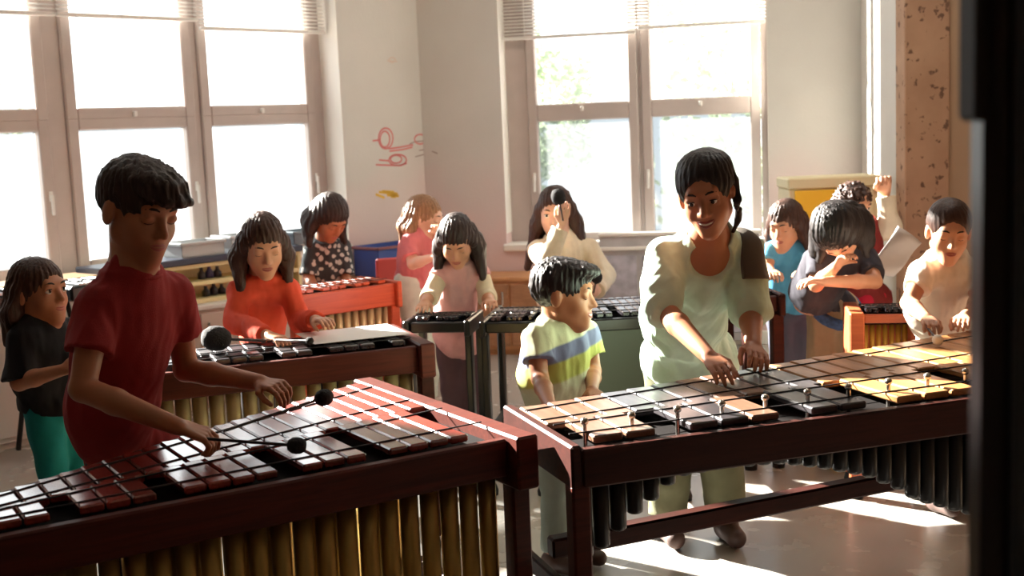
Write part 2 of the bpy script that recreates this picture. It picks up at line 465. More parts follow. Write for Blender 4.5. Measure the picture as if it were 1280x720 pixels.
# venetian blinds
def blind(w, a, b, zbot, label):
    root = empty('venetian_blind', w.p((a+b)/2, -.1, zbot)); tag(root, label, 'blind', 'white venetian blinds in the windows')
    o0 = np.array(root.location); f = lambda q: w.p(q[0], q[1], q[2])-o0
    s = MB(); z = zbot+.03
    while z < LTOP-.06:
        s.poly([f((a, -.122, z+.0052)), f((b, -.122, z+.0052)), f((b, -.098, z-.0052)), f((a, -.098, z-.0052)),
                f((a, -.122, z+.0062)), f((b, -.122, z+.0062)), f((b, -.098, z-.0042)), f((a, -.098, z-.0042))], [(3, 2, 1, 0), (4, 5, 6, 7), (0, 1, 5, 4), (2, 3, 7, 6)]); z += .024
    s.build('slats', M['slat'], root)
    r = MB(); r.box((a, -.125, zbot-.012), (b, -.095, zbot+.012), .005, f); r.build('bottom_rail', M['slat'], root)
    r = MB(); r.box((a, -.13, LTOP-.06), (b, -.09, LTOP-.005), .005, f); r.build('head_rail', M['slat'], root)
    n = 3
    for i in range(n):
        t = a+(b-a)*(i+.5)/n
        for dd in (-.124, -.096):
            r = MB(); r.tube([f((t, dd, zbot)), f((t, dd, LTOP-.05))], .0015, 5); r.build('ladder_cord', M['slat'], root)
lm = (xs[1]+xs[2])/2
lm2 = (xs[3]+xs[4])/2
z1_, z2_ = WL.hit(330, 38, -.11)[1], WL.hit(100, 19, -.11)[1]
blind(WL, lt0+.02, lm-.005, z1_, 'white venetian blind over the pane beside the scribbled wall')
blind(WL, lm+.005, lm2-.005, z2_, 'white venetian blind above the boy in the red T-shirt')
blind(WL, lm2+.005, lt1-.02, z2_, 'white venetian blind cut off by the left edge of the photo')
bm_ = (xb[1]+xb[2])/2
blind(WB, bt0+.01, bm_-.005, WB.hit(720, 44, -.11)[1], 'white venetian blind over the left half of the window behind the woman')
blind(WB, bm_+.005, bt1-.01, WB.hit(870, 31, -.11)[1], 'white venetian blind over the right half of the window behind the woman')
# baseboards
mb = MB(); mb.box((0, 0, 0), (8.9, .02, .1), .004, WL.M()); structure(mb.build('baseboard_left', M['reveal']))
mb = MB(); mb.box((0, 0, 0), (bend, .02, .1), .004, WB.M()); structure(mb.build('baseboard_back', M['reveal']))
# children's drawings on the wall (flat marker lines)
def scribble(name, pix, m, label, wdt=.006):
    s = MB(); allp = []
    for line in pix:
        P = []
        for (x, y) in line:
            w = WB if x > 538 else WL
            t, z = w.hit(x, y); P.append(w.p(t, .0012, z))
        allp += P
        for i in range(len(P)-1):
            w = WB if line[i][0] > 538 else WL
            a, b = P[i], P[i+1]; d = nrm(b-a); nn = V(w.n[0], w.n[1], 0); sd = np.cross(d, nn)*wdt
            a = a-d*wdt*.5; b = b+d*wdt*.5
            s.poly([a+sd, b+sd, b-sd, a-sd], [(0, 1, 2, 3)])
    c = np.mean(allp, 0); s.v = [tuple(np.array(v)-c) for v in s.v]
    o = s.build(name, m); o.location = c
    tag(o, label, 'drawing'); return o
def oval(cx, cy, rx, ry, n=18, a0=0, tw=0):
    return [(cx+rx*math.cos(a0+2*math.pi*i/n)+tw*math.sin(2*math.pi*i/n), cy+ry*math.sin(a0+2*math.pi*i/n)) for i in range(n+1)]
red = mat('red_marker', rgb(206, 120, 118), .8); pinkm = mat('pink_marker', rgb(222, 130, 140), .8); yel = mat('yellow_marker', rgb(220, 178, 70), .8); gry = mat('grey_marker', rgb(150, 130, 120), .8)
scribble('wall_drawing', [oval(482, 173, 9, 13), oval(481, 174, 6, 10), oval(497, 200, 11, 7), oval(495, 199, 7, 5), oval(525, 174, 7, 6), [(486, 186), (500, 184), (516, 181)], [(487, 189), (503, 187), (515, 184)], [(466, 176), (474, 175)], [(474, 200), (486, 201)], [(470, 206), (500, 207), (508, 204)]], red, 'red marker scribble of loops on the wall between the windows')
scribble('wall_drawing', [[(512, 180), (519, 177), (532, 176)], [(533, 184), (545, 186)], [(540, 189), (547, 192)], [(519, 196), (530, 193), (536, 200)], [(538, 205), (543, 209)], [(524, 188), (536, 186), (540, 183)]], gry, 'faint grey marker dashes beside the red scribble on the wall', .004)
scribble('wall_drawing', [[(474, 240), (482, 241), (496, 242)], [(484, 244), (498, 245)], [(486, 243), (497, 243)], [(489, 246), (494, 246)], [(470, 243), (480, 247)], [(478, 239), (492, 240)]], yel, 'yellow marker smudge low on the wall below the red scribble', .009)
scribble('wall_drawing', [oval(490, 75, 4, 3), [(484, 76), (496, 77)]], mat('faint_marker', rgb(205, 186, 172), .8), 'faint small smudge high on the wall above the red scribble', .005)

# ---------------------------------------------------------------- dark door beside the camera, right edge of the picture
dr0 = empty('door_1', (W(1226, 420, 1.0)[0]+.03, 1.0, 0)); structure(dr0)
d = MB(); d.box((-.025, 0, 0), (.50, .05, 2.6), .012); d.build('door_leaf', M['black'], dr0)
d = MB(); d.box((-.025+.018, -.014, 0), (.04-.025, .0, 2.6), .005); d.build('highlight_strip', mat('blue_grey_highlight', rgb(48, 58, 66), .35), dr0)  # strip in the colour of the bluish highlight on the glossy edge
zc = WZ(1220, 150, 1.6)
d = MB(); d.box((-.034, .004, W(1216, 152, 1.0)[2]), (-.02, .045, 2.2), .004); d.build('closer_rail', M['blackmatte'], dr0)
# ---------------------------------------------------------------- instruments
M['keybed'] = mat('keybed_black', rgb(18, 13, 12), .95, spec=.1)
def W2(px, py, z): return WZ(px, py, z)[:2]
mah = wood('mahogany', rgb(64, 25, 18), rgb(88, 36, 25), .5, spec=.2)
mahd = wood('dark_mahogany', rgb(46, 20, 15), rgb(66, 28, 21), .5, spec=.15)
brass = mat('brass_tube', rgb(186, 158, 96), .36, metal=.75, noise=.1, nscale=8)
paleb = mat('pale_brass_tube', rgb(196, 180, 136), .4, metal=.6, noise=.1, nscale=8)
blkt = mat('black_tube', rgb(26, 26, 28), .32)
padauk = wood('padauk_bar', rgb(116, 40, 33), rgb(150, 58, 46), .2, (40, 2, 30), coat=1.)
padauk2 = wood('padauk_bar_brown', rgb(98, 40, 32), rgb(130, 58, 46), .22, (40, 2, 30), coat=1.)
rose_d = wood('charcoal_bar', rgb(44, 42, 46), rgb(66, 62, 64), .3, (40, 2, 30), coat=.3)
rose_b = wood('rosewood_lit_bar', rgb(104, 74, 58), rgb(134, 98, 78), .34, (40, 2, 30), coat=.2)
rose_l = wood('honey_lit_bar', rgb(158, 106, 60), rgb(190, 134, 82), .34, (40, 2, 30), coat=.2)
orange_b = wood('orange_red_bar', rgb(172, 66, 34), rgb(204, 92, 48), .35, (40, 2, 30), coat=.3)
black_b = wood('black_bar', rgb(30, 28, 32), rgb(48, 44, 50), .25, (40, 2, 30), coat=.4)
purple_b = wood('dark_plum_bar', rgb(54, 36, 44), rgb(80, 56, 62), .25, (40, 2, 30), coat=.4)
cordm = mat('dark_cord', rgb(34, 28, 28), .8)
orangef = wood('orange_frame', rgb(168, 78, 40), rgb(190, 96, 52), .45)
def marimba(label, A, B, wl, wr, barmat, frame, tubemat, h=.80, nb=22, rail=.10, tube=None, tube_r=.022, legs=True, x_in=.0, endh=.12,
            name='marimba', cat='marimba', acc=.46, pins=0, stretcher=None, single=False, tubes=True, leg_w=.055, endext=.03, far_tubes=True, endw=.05, cross=None, legx=(0, 0), legmat=None, group=None, ntube=None):
    A = V(*A[:2]); B = V(*B[:2]); L = float(np.linalg.norm(B-A)); ang = math.atan2(*(B-A)[::-1])
    root = empty(name, (A[0], A[1], 0), ang); tag(root, label, cat, group)
    tap = lambda x: wl+(wr-wl)*x/L
    yb = .045
    for (nm, y0, ys) in (('near_rail', 0, 0), ('far_rail', 1, 1)):
        r = MB()
        fn = (lambda p: V(p[0], p[1]+(tap(p[0])+.058)*ys, p[2]))
        r.box((0, 0, h-rail), (L, .032, h), .005, fn); r.build('rail', frame, root)
    for i, x in enumerate((-endw, L)):
        e = MB(); e.box((x, -endext, h-endh), (x+endw, tap(max(0, min(L, x)))+.10, h+.012), .006); e.build('end_board', frame, root)
    if legs:
        for i, x in enumerate((-endw+.0+legx[0], L+endw-leg_w+legx[1])):
            w = tap(max(0, min(L, x)))
            for y in (0.0, w+.04):
                l = MB(); l.box((x, y, .05), (x+leg_w, y+.055, h-endh+.01), .006)
                lo = l.build('leg', legmat or frame, root)
                c = MB(); c.lathe([(.001, 0), (.028, .0), (.03, .02), (.02, .05), (.008, .06)], (x+leg_w/2, y+.027, 0)); c.build('caster', M['blackmatte'], lo)
            zc = cross or .25
            l = MB(); l.box((x+.012, .05, zc), (x+leg_w-.012, w+.06, zc+.05), .005); l.build('cross_bar', frame, root)
        if stretcher:
            l = MB(); l.box((0, (wl)*.55, stretcher), (L, wl*.55+.05, stretcher+.055), .006, lambda p: V(p[0], p[1]+(wr-wl)*.5*p[0]/L, p[2])); l.build('stretcher', frame, root)
    k = MB(); k.box((0, .034, h-.045), (L, .0, h-.025), 0, lambda p: V(p[0], .034 if p[1] > .017 else tap(p[0])+.085, p[2])); k.build('keybed', M['keybed'], root)
    # bars
    pat = [1, 1, 0, 1, 1, 1, 0] if nb < 25 else [1, 1, 1, 0, 1, 1, 1, 1, 0]
    pitch = (L-2*x_in)/nb; 
    def bar(x, y0, y1, z, bw, m):
        b = MB(); b.box((-bw/2, y0, 0), (bw/2, y1, .02), .004)
        o = b.build('bar', m, root); o.location = (x, 0, z); return o
    npin = 0
    for i in range(nb):
        x = x_in+pitch*(i+.5); w = tap(x)
        m = barmat(i/(nb-1), 0)
        ya = yb if single else yb+acc*w+.012
        bar(x, ya, yb+w, h-.008, pitch*.90, m)
        if not single and i < nb-1 and pat[(i+(1 if nb > 24 else 0)) % len(pat)]:
            bar(x+pitch/2, yb, yb+acc*w, h+.0, pitch*.90, barmat((i+.5)/(nb-1), 1))
    fr = [.22, .78]
    rows = [(0, 1)] if single else [(0, acc), (acc+.015, 1)]
    for (a, b) in rows:
        for q in fr:
            k = a+(b-a)*q
            c = MB(); c.tube([(x, yb+k*tap(x), h+.0135+(0 if a else .008)) for x in np.linspace(0, L, 12)], .0021, 6); c.build('suspension_cord', cordm, root)
    for i in range(pins):
        x = x_in+(L-2*x_in)*(i+.35)/pins; w = tap(x)
        p = MB(); y = yb+acc*w*.25
        p.tube([(x, y, h-.025), (x, y, h+.045)], .006, 8); p.sphere((x, y, h+.048), .011, 10); p.build('cord_post', M['chrome'], root)
    if tubes:
        nt = ntube or nb; tp = (L-2*x_in)/nt
        for row in ((0, 1) if far_tubes else (0,)):
            for i in range(nt):
                x = x_in+tp*(i+.5)
                y = .032+tube_r+.012 if row == 0 else yb+tap(x)*.72
                zb = tube(x) if tube else .22
                if row == 1: zb += .05
                r = min(tube_r, tp*.46)
                t = MB(); t.lathe([(0.001, zb), (r*.7, zb), (r*.95, zb+.004), (r, zb+.012), (r, h-.05), (r*.86, h-.05), (r*.86, zb+.06)], (x, y, 0), 14); t.build('resonator', tubemat, root)
    return root, ang, L
# --- front left: red-brown bars, brass tubes
A1 = W2(0, 672, .80); B1 = W2(634, 549, .80); d1 = nrm(B1-A1); A1 = A1-d1*.32
m1 = marimba('large red-brown wooden marimba with brass tubes, front left, played by the boy in red', A1, B1, .09, .86,
             lambda f, r: padauk if (int(f*29+r) % 3) else padauk2, mah, brass, nb=27, tube=lambda x: .16, tube_r=.024, endw=.065, endext=.05, endh=.13)
# --- front right: dark bars, black tubes
A2 = W2(728, 563, .80); B2 = W2(1226, 497, .80); d2 = nrm(B2-A2); B2 = B2+d2*.8
Lv = float(np.linalg.norm(W2(1226, 497, .80)-A2))
xi = [.02, .07, .12, .17, .22, .26, .30, .42, .60, .73, .88, .98, 1.04, 1.2, 1.5]; zi = [.50, .52, .56, .60, .63, .66, .68, .685, .675, .645, .60, .55, .51, .45, .36]
def bars2_by_light(f, r):  # lit and shaded stretches painted into the bars as brown, dark and honey
    if f < .12: return rose_b
    if f < .26: return rose_d
    if f < .34: return rose_b
    if f < .47: return rose_d
    return rose_l
m2 = marimba('large dark marimba with black tubes, front right, in front of the woman in mint', A2, B2, .43, .82, bars2_by_light, mahd, blkt,
             nb=22, ntube=42, tube=lambda x: float(np.interp(x, xi, zi)), tube_r=.0225, pins=15, stretcher=.44, endw=.03, endh=.10, endext=.0, far_tubes=False, leg_w=.05, cross=.36,
             legmat=mah)
# --- third: the girl in coral
A3 = W2(250, 462, .80); B3 = W2(522, 433, .80); d3 = nrm(B3-A3); A3 = A3-d3*.15
m3 = marimba('dark-barred marimba with pale brass tubes, played by the girl in the coral top', A3, B3, .33, .42, lambda f, r: rose_d if f < .7 else black_b, mah, paleb,
             nb=16, tube=lambda x: .3, tube_r=.03, endw=.06, endh=.12, far_tubes=False, legmat=mahd)
# --- fourth: orange-red bars, in front of the girl in the flowered top
A4 = W2(372, 370, .80); B4 = W2(493, 354, .80)
m4 = marimba('orange-red low marimba standing in front of the girl in the flowered top', A4, B4, .28, .28, lambda f, r: orange_b, wood('orange_rail', rgb(166, 62, 34), rgb(196, 84, 46), .4), paleb,
             nb=12, rail=.12, tube=lambda x: .42, tube_r=.02, endw=.03, endh=.13, far_tubes=False)
# --- fifth and sixth: black tables of bars behind, on thin legs
A5 = W2(512, 404, .77); B5 = W2(581, 403, .77)
m5 = marimba('narrow black marimba on thin legs in front of the girl in pink', A5, B5, .20, .20, lambda f, r: black_b, M['black'], blkt, h=.77, nb=8, rail=.045, tubes=False, leg_w=.03, endw=.025, endh=.06)
A6 = W2(607, 404, .77); B6 = W2(668, 403, .77)
m6 = marimba('plum-dark marimba on thin legs, behind the boy in the pale green T-shirt', A6, B6, .36, .36, lambda f, r: purple_b if int(f*20) % 2 else black_b, M['black'], blkt, h=.77, nb=9, rail=.045, tubes=False, leg_w=.03, endw=.025, endh=.06)
A7 = W2(742, 400, .80); B7 = W2(850, 394, .80)
m7 = marimba('black marimba with a dark green front panel, between the boy and the woman', A7, B7, .50, .50, lambda f, r: black_b, M['black'], blkt, nb=10, rail=.05, tubes=False, endw=.03, endh=.08, leg_w=.04)
p = MB(); p.box((.0, .012, .42), (np.linalg.norm(B7-A7), .03, .76), .004); p.build('front_panel', mat('dark_green_panel', rgb(62, 70, 60), .6), m7[0])
A8 = W2(938, 372, .80); B8 = W2(972, 370., .80)
m8 = marimba('dark red marimba in front of the girl in the blue T-shirt', A8, B8, .30, .30, lambda f, r: black_b, mahd, blkt, nb=9, rail=.07, tubes=False, endw=.03, endh=.09)
A9 = W2(1080, 394, .78); B9 = W2(1138, 393.2, .78)
m9 = marimba('small orange marimba with yellow tubes, right of the girl bending over', A9, B9, .20, .20, lambda f, r: black_b, orangef, mat('yellow_tube', rgb(206, 160, 66), .35, metal=.5), h=.78, nb=7, rail=.035, tube=lambda x: .4, tube_r=.03, endw=.06, endh=.3, far_tubes=False)

# ---------------------------------------------------------------- furniture along the walls
def shelf_box(name, label, cat, w, t0, t1, d0, d1, z0, z1, m, rows, cols, th=.025):
    """open-fronted shelf unit along wall w"""
    root = empty(name, w.p((t0+t1)/2, (d0+d1)/2, 0)); tag(root, label, cat)
    o0 = np.array(root.location); f = lambda q: w.p(q[0], q[1], q[2])-o0
    for (a, b, c, d, nm) in ((t0, t0+th, z0, z1, 'side_panel'), (t1-th, t1, z0, z1, 'side_panel')):
        s = MB(); s.box((a, d0, c), (b, d1, d), .003, f); s.build(nm, m, root)
    for i in range(rows+1):
        z = z0+(z1-z0-th)*i/rows
        s = MB(); s.box((t0+th, d0, z), (t1-th, d1, z+th), .003, f); s.build('shelf', m, root)
    for i in range(1, cols):
        t = t0+(t1-t0)*i/cols
        s = MB(); s.box((t-th/2, d0, z0+th), (t+th/2, d1-.01, z1-th), .002, f); s.build('divider', m, root)
    s = MB(); s.box((t0+th, d0, z0), (t1-th, d0+.012, z1-th), 0, f); s.build('back_panel', m, root)
    return root, f
def solid_box(name, label, cat, w, t0, t1, d0, d1, z0, z1, m, doors=0, mtop=None, mdoor=None):
    root = empty(name, w.p((t0+t1)/2, (d0+d1)/2, z0)); tag(root, label, cat)
    o0 = np.array(root.location); f = lambda q: w.p(q[0], q[1], q[2])-o0
    s = MB(); s.box((t0, d0, z0+.04), (t1, d1, z1-.03), .004, f); s.build('body', m, root)
    s = MB(); s.box((t0+.02, d0, z0), (t1-.02, d1-.04, z0+.05), 0, f); s.build('plinth', m, root)
    s = MB(); s.box((t0-.01, d0, z1-.03), (t1+.01, d1+.02, z1), .006, f); s.build('top', mtop or m, root)
    for i in range(doors):
        a = t0+(t1-t0)*i/doors+.008; b = t0+(t1-t0)*(i+1)/doors-.008
        s = MB(); s.box((a, d1, z0+.07), (b, d1+.018, z1-.05), .004, f); do = s.build('door', mdoor or m, root)
        s = MB(); s.box((b-.05, d1+.018, z1-.2), (b-.035, d1+.035, z1-.1), .004, f); s.build('handle', M['chrome'], do)
    return root
cream = mat('cream_board', rgb(226, 212, 160), .6, noise=.06, nscale=5)
ltan = wood('tan_ledge', rgb(190, 146, 108), rgb(212, 170, 130), .45)
ltan2 = wood('honey_wood', rgb(176, 120, 76), rgb(200, 146, 98), .45)
whitec = mat('white_cabinet', rgb(206, 198, 190), .5)
# long low cabinet with a tan top under the left window
ta = WL.hit(95, 420)[0]
solid_box('low_cabinet', 'long white low cabinet with a tan top under the left window', 'cabinet', WL, ta, 4.6, .03, .30, 0, .88, whitec, doors=4, mtop=ltan)
# shelf of small dark bells beside the coral girl
tb, tc_ = WL.hit(345, 380)[0], ta-.02
sh, shf = shelf_box('display_shelf', 'cream shelf unit with a white top standing on the cabinet behind the boy in red', 'shelf', WL, tb, tc_, .03, .30, .63, .87, cream, 2, 1)
solid_box('low_cabinet', 'pale ribbed low cabinet with a thick white top under the cream shelf unit', 'cabinet', WL, tb, tc_, .03, .38, 0, .63, mat('ribbed_panel', rgb(196, 178, 166), .6), doors=5, mtop=M['white_metal'])
s = MB(); s.box((tb-.01, .02, .871), (tc_-.0, .32, .91), .006, WL.M()); c = WL.p((tb+tc_)/2, .17, .87); s.v = [tuple(V(*v)-c) for v in s.v]
o = s.build('shelf_board', M['darkblue']); o.location = c; tag(o, 'dark blue board lying across the top of the cream shelf unit', 'board')
for i, (px, hh, nm) in enumerate(((228, .1, 'leftmost of'), (264, .11, 'middle of'), (277, .09, 'right one of'))): pass
def bell(t, z, hh, r, label, m):
    c = WL.p(t, .2, z); b = MB(); b.lathe([(.001, 0), (r, 0), (r, hh*.45), (r*.45, hh*.7), (r*.4, hh*.95), (r*.5, hh), (.001, hh)], (0, 0, 0), 14)
    o = b.build('bottle', m); o.location = c; tag(o, label, 'bottle', 'dark bottles on the cream shelf')
bm1 = mat('dark_bottle', rgb(40, 36, 48), .3); bm2 = mat('indigo_bottle', rgb(62, 58, 100), .3)
for px, lv, hh, r, m, lab in ((252, 1, .07, .025, bm1, 'small dark bottle on the upper shelf, next to the boy in red'), (262, 1, .078, .026, bm2, 'tall indigo bottle on the upper cream shelf'), (272, 1, .066, .026, bm1, 'dark bottle on the upper shelf next to the coral sleeve'),
                          (256, 0, .06, .026, bm1, 'squat dark bottle on the lower cream shelf, next to the boy in red'), (266, 0, .076, .026, bm1, 'dark bottle on the lower cream shelf below the indigo one'), (276, 0, .06, .026, bm1, 'dark bottle on the lower shelf next to the coral sleeve')):
    t = WL.hit(px, 345, .2)[0]
    bell(t, .657 if lv == 0 else .657+.1085, hh, r, lab, m)
# grey boxes on the board
def crate(name, c, sz, rz, m, label, cat, lidm=None):
    root = empty(name, c, rz); tag(root, label, cat)
    b = MB(); x, y, z = sz
    th = .008
    b.box((-x/2, -y/2, 0), (x/2, y/2, th)); 
    b.box((-x/2, -y/2, 0), (x/2, -y/2+th, z), .002); b.box((-x/2, y/2-th, 0), (x/2, y/2, z), .002)
    b.box((-x/2, -y/2, 0), (-x/2+th, y/2, z), .002); b.box((x/2-th, -y/2, 0), (x/2, y/2, z), .002); b.build('tub', m, root)
    r = MB(); r.box((-x/2-.012, -y/2-.012, z-.02), (x/2+.012, -y/2, z), .004); r.box((-x/2-.012, y/2, z-.02), (x/2+.012, y/2+.012, z), .004)
    r.box((-x/2-.012, -y/2-.012, z-.02), (-x/2, y/2+.012, z), .004); r.box((x/2, -y/2-.012, z-.02), (x/2+.012, y/2+.012, z), .004); r.build('rim', lidm or m, root)
    return root
angL = math.atan2(WL.e[1], WL.e[0])
for px, sz, m, lab in ((218, (.30, .2, .09), mat('pale_grey_box', rgb(176, 178, 178), .6), 'pale grey flat box on the blue board behind the red T-shirt shoulder'),
                       (277, (.28, .2, .10), mat('silver_box', rgb(196, 200, 202), .5), 'silver-white flat box on the blue board left of the coral girl'),
                       (352, (.26, .2, .085), mat('slate_box', rgb(110, 122, 130), .6), 'slate grey flat box under the window right of the coral girl')):
    t = WL.hit(px, 322)[0]; crate('storage_box', WL.p(t-.03, .18, .911), sz, angL, m, lab, 'box')
# blue bin and red chair near the corner
bt = WL.hit(462, 345)[0]; cB = W(462, 345, 7.7)
solid_box('low_cabinet', 'low tan cabinet in the corner carrying the blue bin', 'cabinet', WL, .03, tb-.03, .03, .36, 0, .62, ltan2, doors=3)
tt = WL.hit(463, 372)[0]
crate('storage_bin', WL.p(tt-.08, .19, .62), (.52, .26, .21), angL, mat('blue_plastic', rgb(44, 72, 142), .4), 'blue plastic bin under the wall drawings', 'bin', mat('red_brown_rim', rgb(120, 70, 76), .5))
def chair(c, rz, m, label):
    root = empty('school_chair', c, rz); tag(root, label, 'chair')
    b = MB(); b.box((-.19, -.19, .42), (.19, .19, .445), .01); b.build('seat', m, root)
    b = MB(); b.box((-.18, .17, .60), (.18, .195, .86), .012, lambda p: V(p[0], p[1]+.04*(1-(p[0]/.18)**2)+(p[2]-.6)*.12, p[2])); b.build('backrest', m, root)
    for sx in (-1, 1):
        for sy in (-1, 1):
            b = MB(); b.tube([(sx*.17, sy*.16, .42), (sx*.2, sy*.2, .0)], .011); b.build('leg', M['chrome'], root)
        b = MB(); b.tube([(sx*.15, .17, .42), (sx*.15, .215, .84)], .011); b.build('back_post', M['chrome'], root)
cc = W(496, 345, 7.62); chair((cc[0], cc[1], .18*0), math.radians(200), mat('red_chair', rgb(196, 70, 66), .45), 'red school chair beside the blue bin, behind the orange-red marimba')
# wooden bookcase bench under the back wall
t0, t1 = .42, WB.hit(742, 350)[0]
solid_box('wooden_bench', 'orange-brown wooden bench along the wall between the two windows', 'bench', WB, t0, t1, .03, .40, 0, .56, ltan2, doors=3, mdoor=wood('bench_door', rgb(150, 104, 72), rgb(172, 124, 88), .5))
# white ledge and painted panel below the back window
tq0, tq1 = WB.hit(752, 330)[0], WB.hit(950, 330)[0]
rt = empty('radiator_cover', WB.p((tq0+tq1)/2, .05, 0)); tag(rt, 'pale grey radiator cover with white ledges under the back window', 'radiator cover')
o0 = np.array(rt.location); f = lambda q: WB.p(q[0], q[1], q[2])-o0
s = MB(); s.box((tq0, .004, .04), (tq1, .07, .80), .004, f); s.build('panel', mat('painted_panel', rgb(176, 172, 172), .6, noise=.14, nscale=9), rt)
s = MB(); s.box((tq0-.01, .004, .70), (tq1+.01, .10, .725), .005, f); s.build('ledge', M['reveal'], rt)
s = MB(); s.box((tq0-.01, .004, .80), (tq1+.01, .09, .825), .005, f); s.build('ledge', M['reveal'], rt)
for i in range(4):
    a = tq0+(tq1-tq0)*i/4+.02
    s = MB(); s.box((a, .07, .10), (a+(tq1-tq0)/4-.04, .078, .66), .004, f); s.build('infill_panel', mat('scuffed_lilac', rgb(168, 166, 176), .6, noise=.3, nscale=12), rt)
# yellow cupboard in the right corner
P0 = W(987, 300, 6.95); P1 = W(1098, 300, 6.95); top = W(1040, 221, 6.95)[2]
rt = empty('yellow_cupboard', ((P0[0]+P1[0])/2, 7.05, 0)); tag(rt, 'cream cupboard with a yellow door in the corner behind the bending girl', 'cupboard')
x0, x1 = P0[0]-rt.location[0], P1[0]-rt.location[0]
crm = mat('cream_paint', rgb(226, 212, 168), .5)
s = MB(); s.box((x0, -.10, 0), (x1, .18, top-.06), .006); s.build('body', crm, rt)
s = MB(); s.box((x0-.01, -.12, top-.06), (x1+.01, .18, top), .008); s.build('top', crm, rt)
ym = mat('yellow_paint', rgb(252, 198, 44), .5)
xm = W(1052, 300, 6.95)[0]-rt.location[0]
s = MB(); s.box((x0+.03, -.12, .08), (xm, -.10, top-.07), .004); dy = s.build('door', ym, rt); tag(dy, 'yellow door')
s = MB(); s.box((xm-.05, -.135, .8), (xm-.035, -.12, .92), .004); s.build('handle', M['chrome'], dy)
s = MB(); s.box((xm+.012, -.12, .08), (x1-.03, -.10, top-.07), .004); dy = s.build('door', crm, rt)
s = MB(); s.box((xm+.03, -.135, .8), (xm+.045, -.12, .92), .004); s.build('handle', M['chrome'], dy)
# keyboards at the far left on the cabinet
def keyboard(c, rz, L, label, mcase, legs=False):
    root = empty('keyboard', c, rz); tag(root, label, 'keyboard')
    b = MB(); b.box((-L/2, -.15, 0), (L/2, .15, .08), .012); b.build('case', mcase, root)
    b = MB(); n = int(L/.024)-4
    for i in range(n):
        x = -L/2+.05+i*.024; b.box((x, -.14, .08), (x+.022, .0, .092), .002)
    b.build('white_keys', mat('ivory_keys', rgb(226, 226, 230), .3), root)
    b = MB()
    for i in range(n-1):
        if i % 7 in (0, 1, 3, 4, 5):
            x = -L/2+.05+(i+.7)*.024; b.box((x, -.09, .092), (x+.013, .0, .104), .002)
    b.build('black_keys', M['black'], root)
    b = MB(); b.box((-L/2+.03, .03, .08), (L/2-.03, .13, .086), .002); b.build('control_panel', M['darkblue'], root)
for px, py, D, L, lab in ((22, 372, 3.62, .66, 'black keyboard on the stand at the left edge behind the girl in black'), (100, 368, 2.92, .58, 'black keyboard behind the girl in black, next to the boy in red')):
    c = WL.p(D, .56, 0)
    keyboard((c[0], c[1], .80), angL+math.pi, L, lab, M['black'])
    rt = empty('keyboard_stand', (c[0], c[1], 0), angL+math.pi); tag(rt, 'black folding stand under the keyboard, '+('at the left edge' if px < 50 else 'next to the boy in red'), 'stand')
    for sx in (-1, 1):
        b = MB(); b.tube([(sx*L*.3, -.14, .79), (sx*L*.3, .16, .02)], .014); b.build('leg', M['blackmatte'], rt)
        b = MB(); b.tube([(sx*L*.3, .14, .79), (sx*L*.3, -.16, .02)], .014); b.build('leg', M['blackmatte'], rt)
    for yy in (-.14, .14):
        b = MB(); b.tube([(-L*.36, yy, .786), (L*.36, yy, .786)], .013); b.build('cross_bar', M['blackmatte'], rt)
# sheet standing in for bar glare, big black mallet head on the third marimba
def on(mar, x, y, z):
    root, a, L = mar; c, s_ = math.cos(a), math.sin(a)
    return V(root.location[0]+x*c-y*s_, root.location[1]+x*s_+y*c, z)
q = on(m3, m3[2]-.18, .30, .8175)
s = MB(); s.box((-.19, -.17, 0), (.19, .13, .0015)); o = s.build('glare_sheet', mat('white_glare', rgb(236, 234, 230), .7)); o.location = V(q[0], q[1], .8265); o.rotation_euler[2] = m3[1]+.04  # white sheet painted in place of glare on the bars
tag(o, 'white sheet standing in for glare on the bars in front of the coral girl', 'paper')
def mallet(name, a, b, label, hr=.022, sr=.0042, mhead=None, sc=1., group=None, mstick=None):
    a = V(*a); b = V(*b); d = nrm(b-a); root = empty(name, a); tag(root, label, 'mallet', group)
    s = MB(); s.tube([(0, 0, 0), tuple(b-a)], sr, 8); s.build('stick', mstick or stickm, root)
    s = MB(); s.lathe([(.001, -hr*1.1), (hr*.6, -hr*1.0), (hr*.93, -hr*.5), (hr, 0), (hr*.93, hr*.5), (hr*.6, hr*1.0), (.001, hr*1.1)], tuple(b-a), 16, d); s.build('head', mhead or yarn, root)
stickm = mat('dark_stick', rgb(40, 26, 22), .4); yarn = mat('black_yarn', rgb(26, 22, 24), .9, bump=.6, bscale=160)
q = W(276, 436, 4.6)
mallet('drum_mallet', on(m3, .43, .25, .838), on(m3, .24, .20, .874), 'big round black mallet lying at the left end of the coral girl\'s marimba', hr=.048, sr=.006)
# trees outside the back window
def tree(x, y, hgt, r, seed, label):
    rs = np.random.RandomState(seed); root = empty('tree', (x, y, -3.)); tag(root, label, 'tree', 'trees outside the windows')
    t = MB(); t.tube([(0, 0, 0), (.1, 0, hgt*.4), (0, .1, hgt*.8)], [.18, .13, .05], 8); t.build('trunk', mat('bark', rgb(120, 104, 92), .9), root)
    n = 2600; v = []; f = []
    for i in range(n):
        d = nrm(rs.normal(size=3)); k = r*rs.uniform(.3, 1)**.5*(1+.25*math.sin(d[0]*5+seed)*math.cos(d[2]*4)); c = V(0, 0, hgt*.72)+d*k*V(1, 1, 1.15)
        a = nrm(rs.normal(size=3))*.11; b = nrm(np.cross(a, rs.normal(size=3)))*.06; j = len(v)
        v += [c-a, c+b, c+a, c-b]; f.append((j, j+1, j+2, j+3))
    t = MB(); t.poly(v, f); t.build('crown', leafm, root)
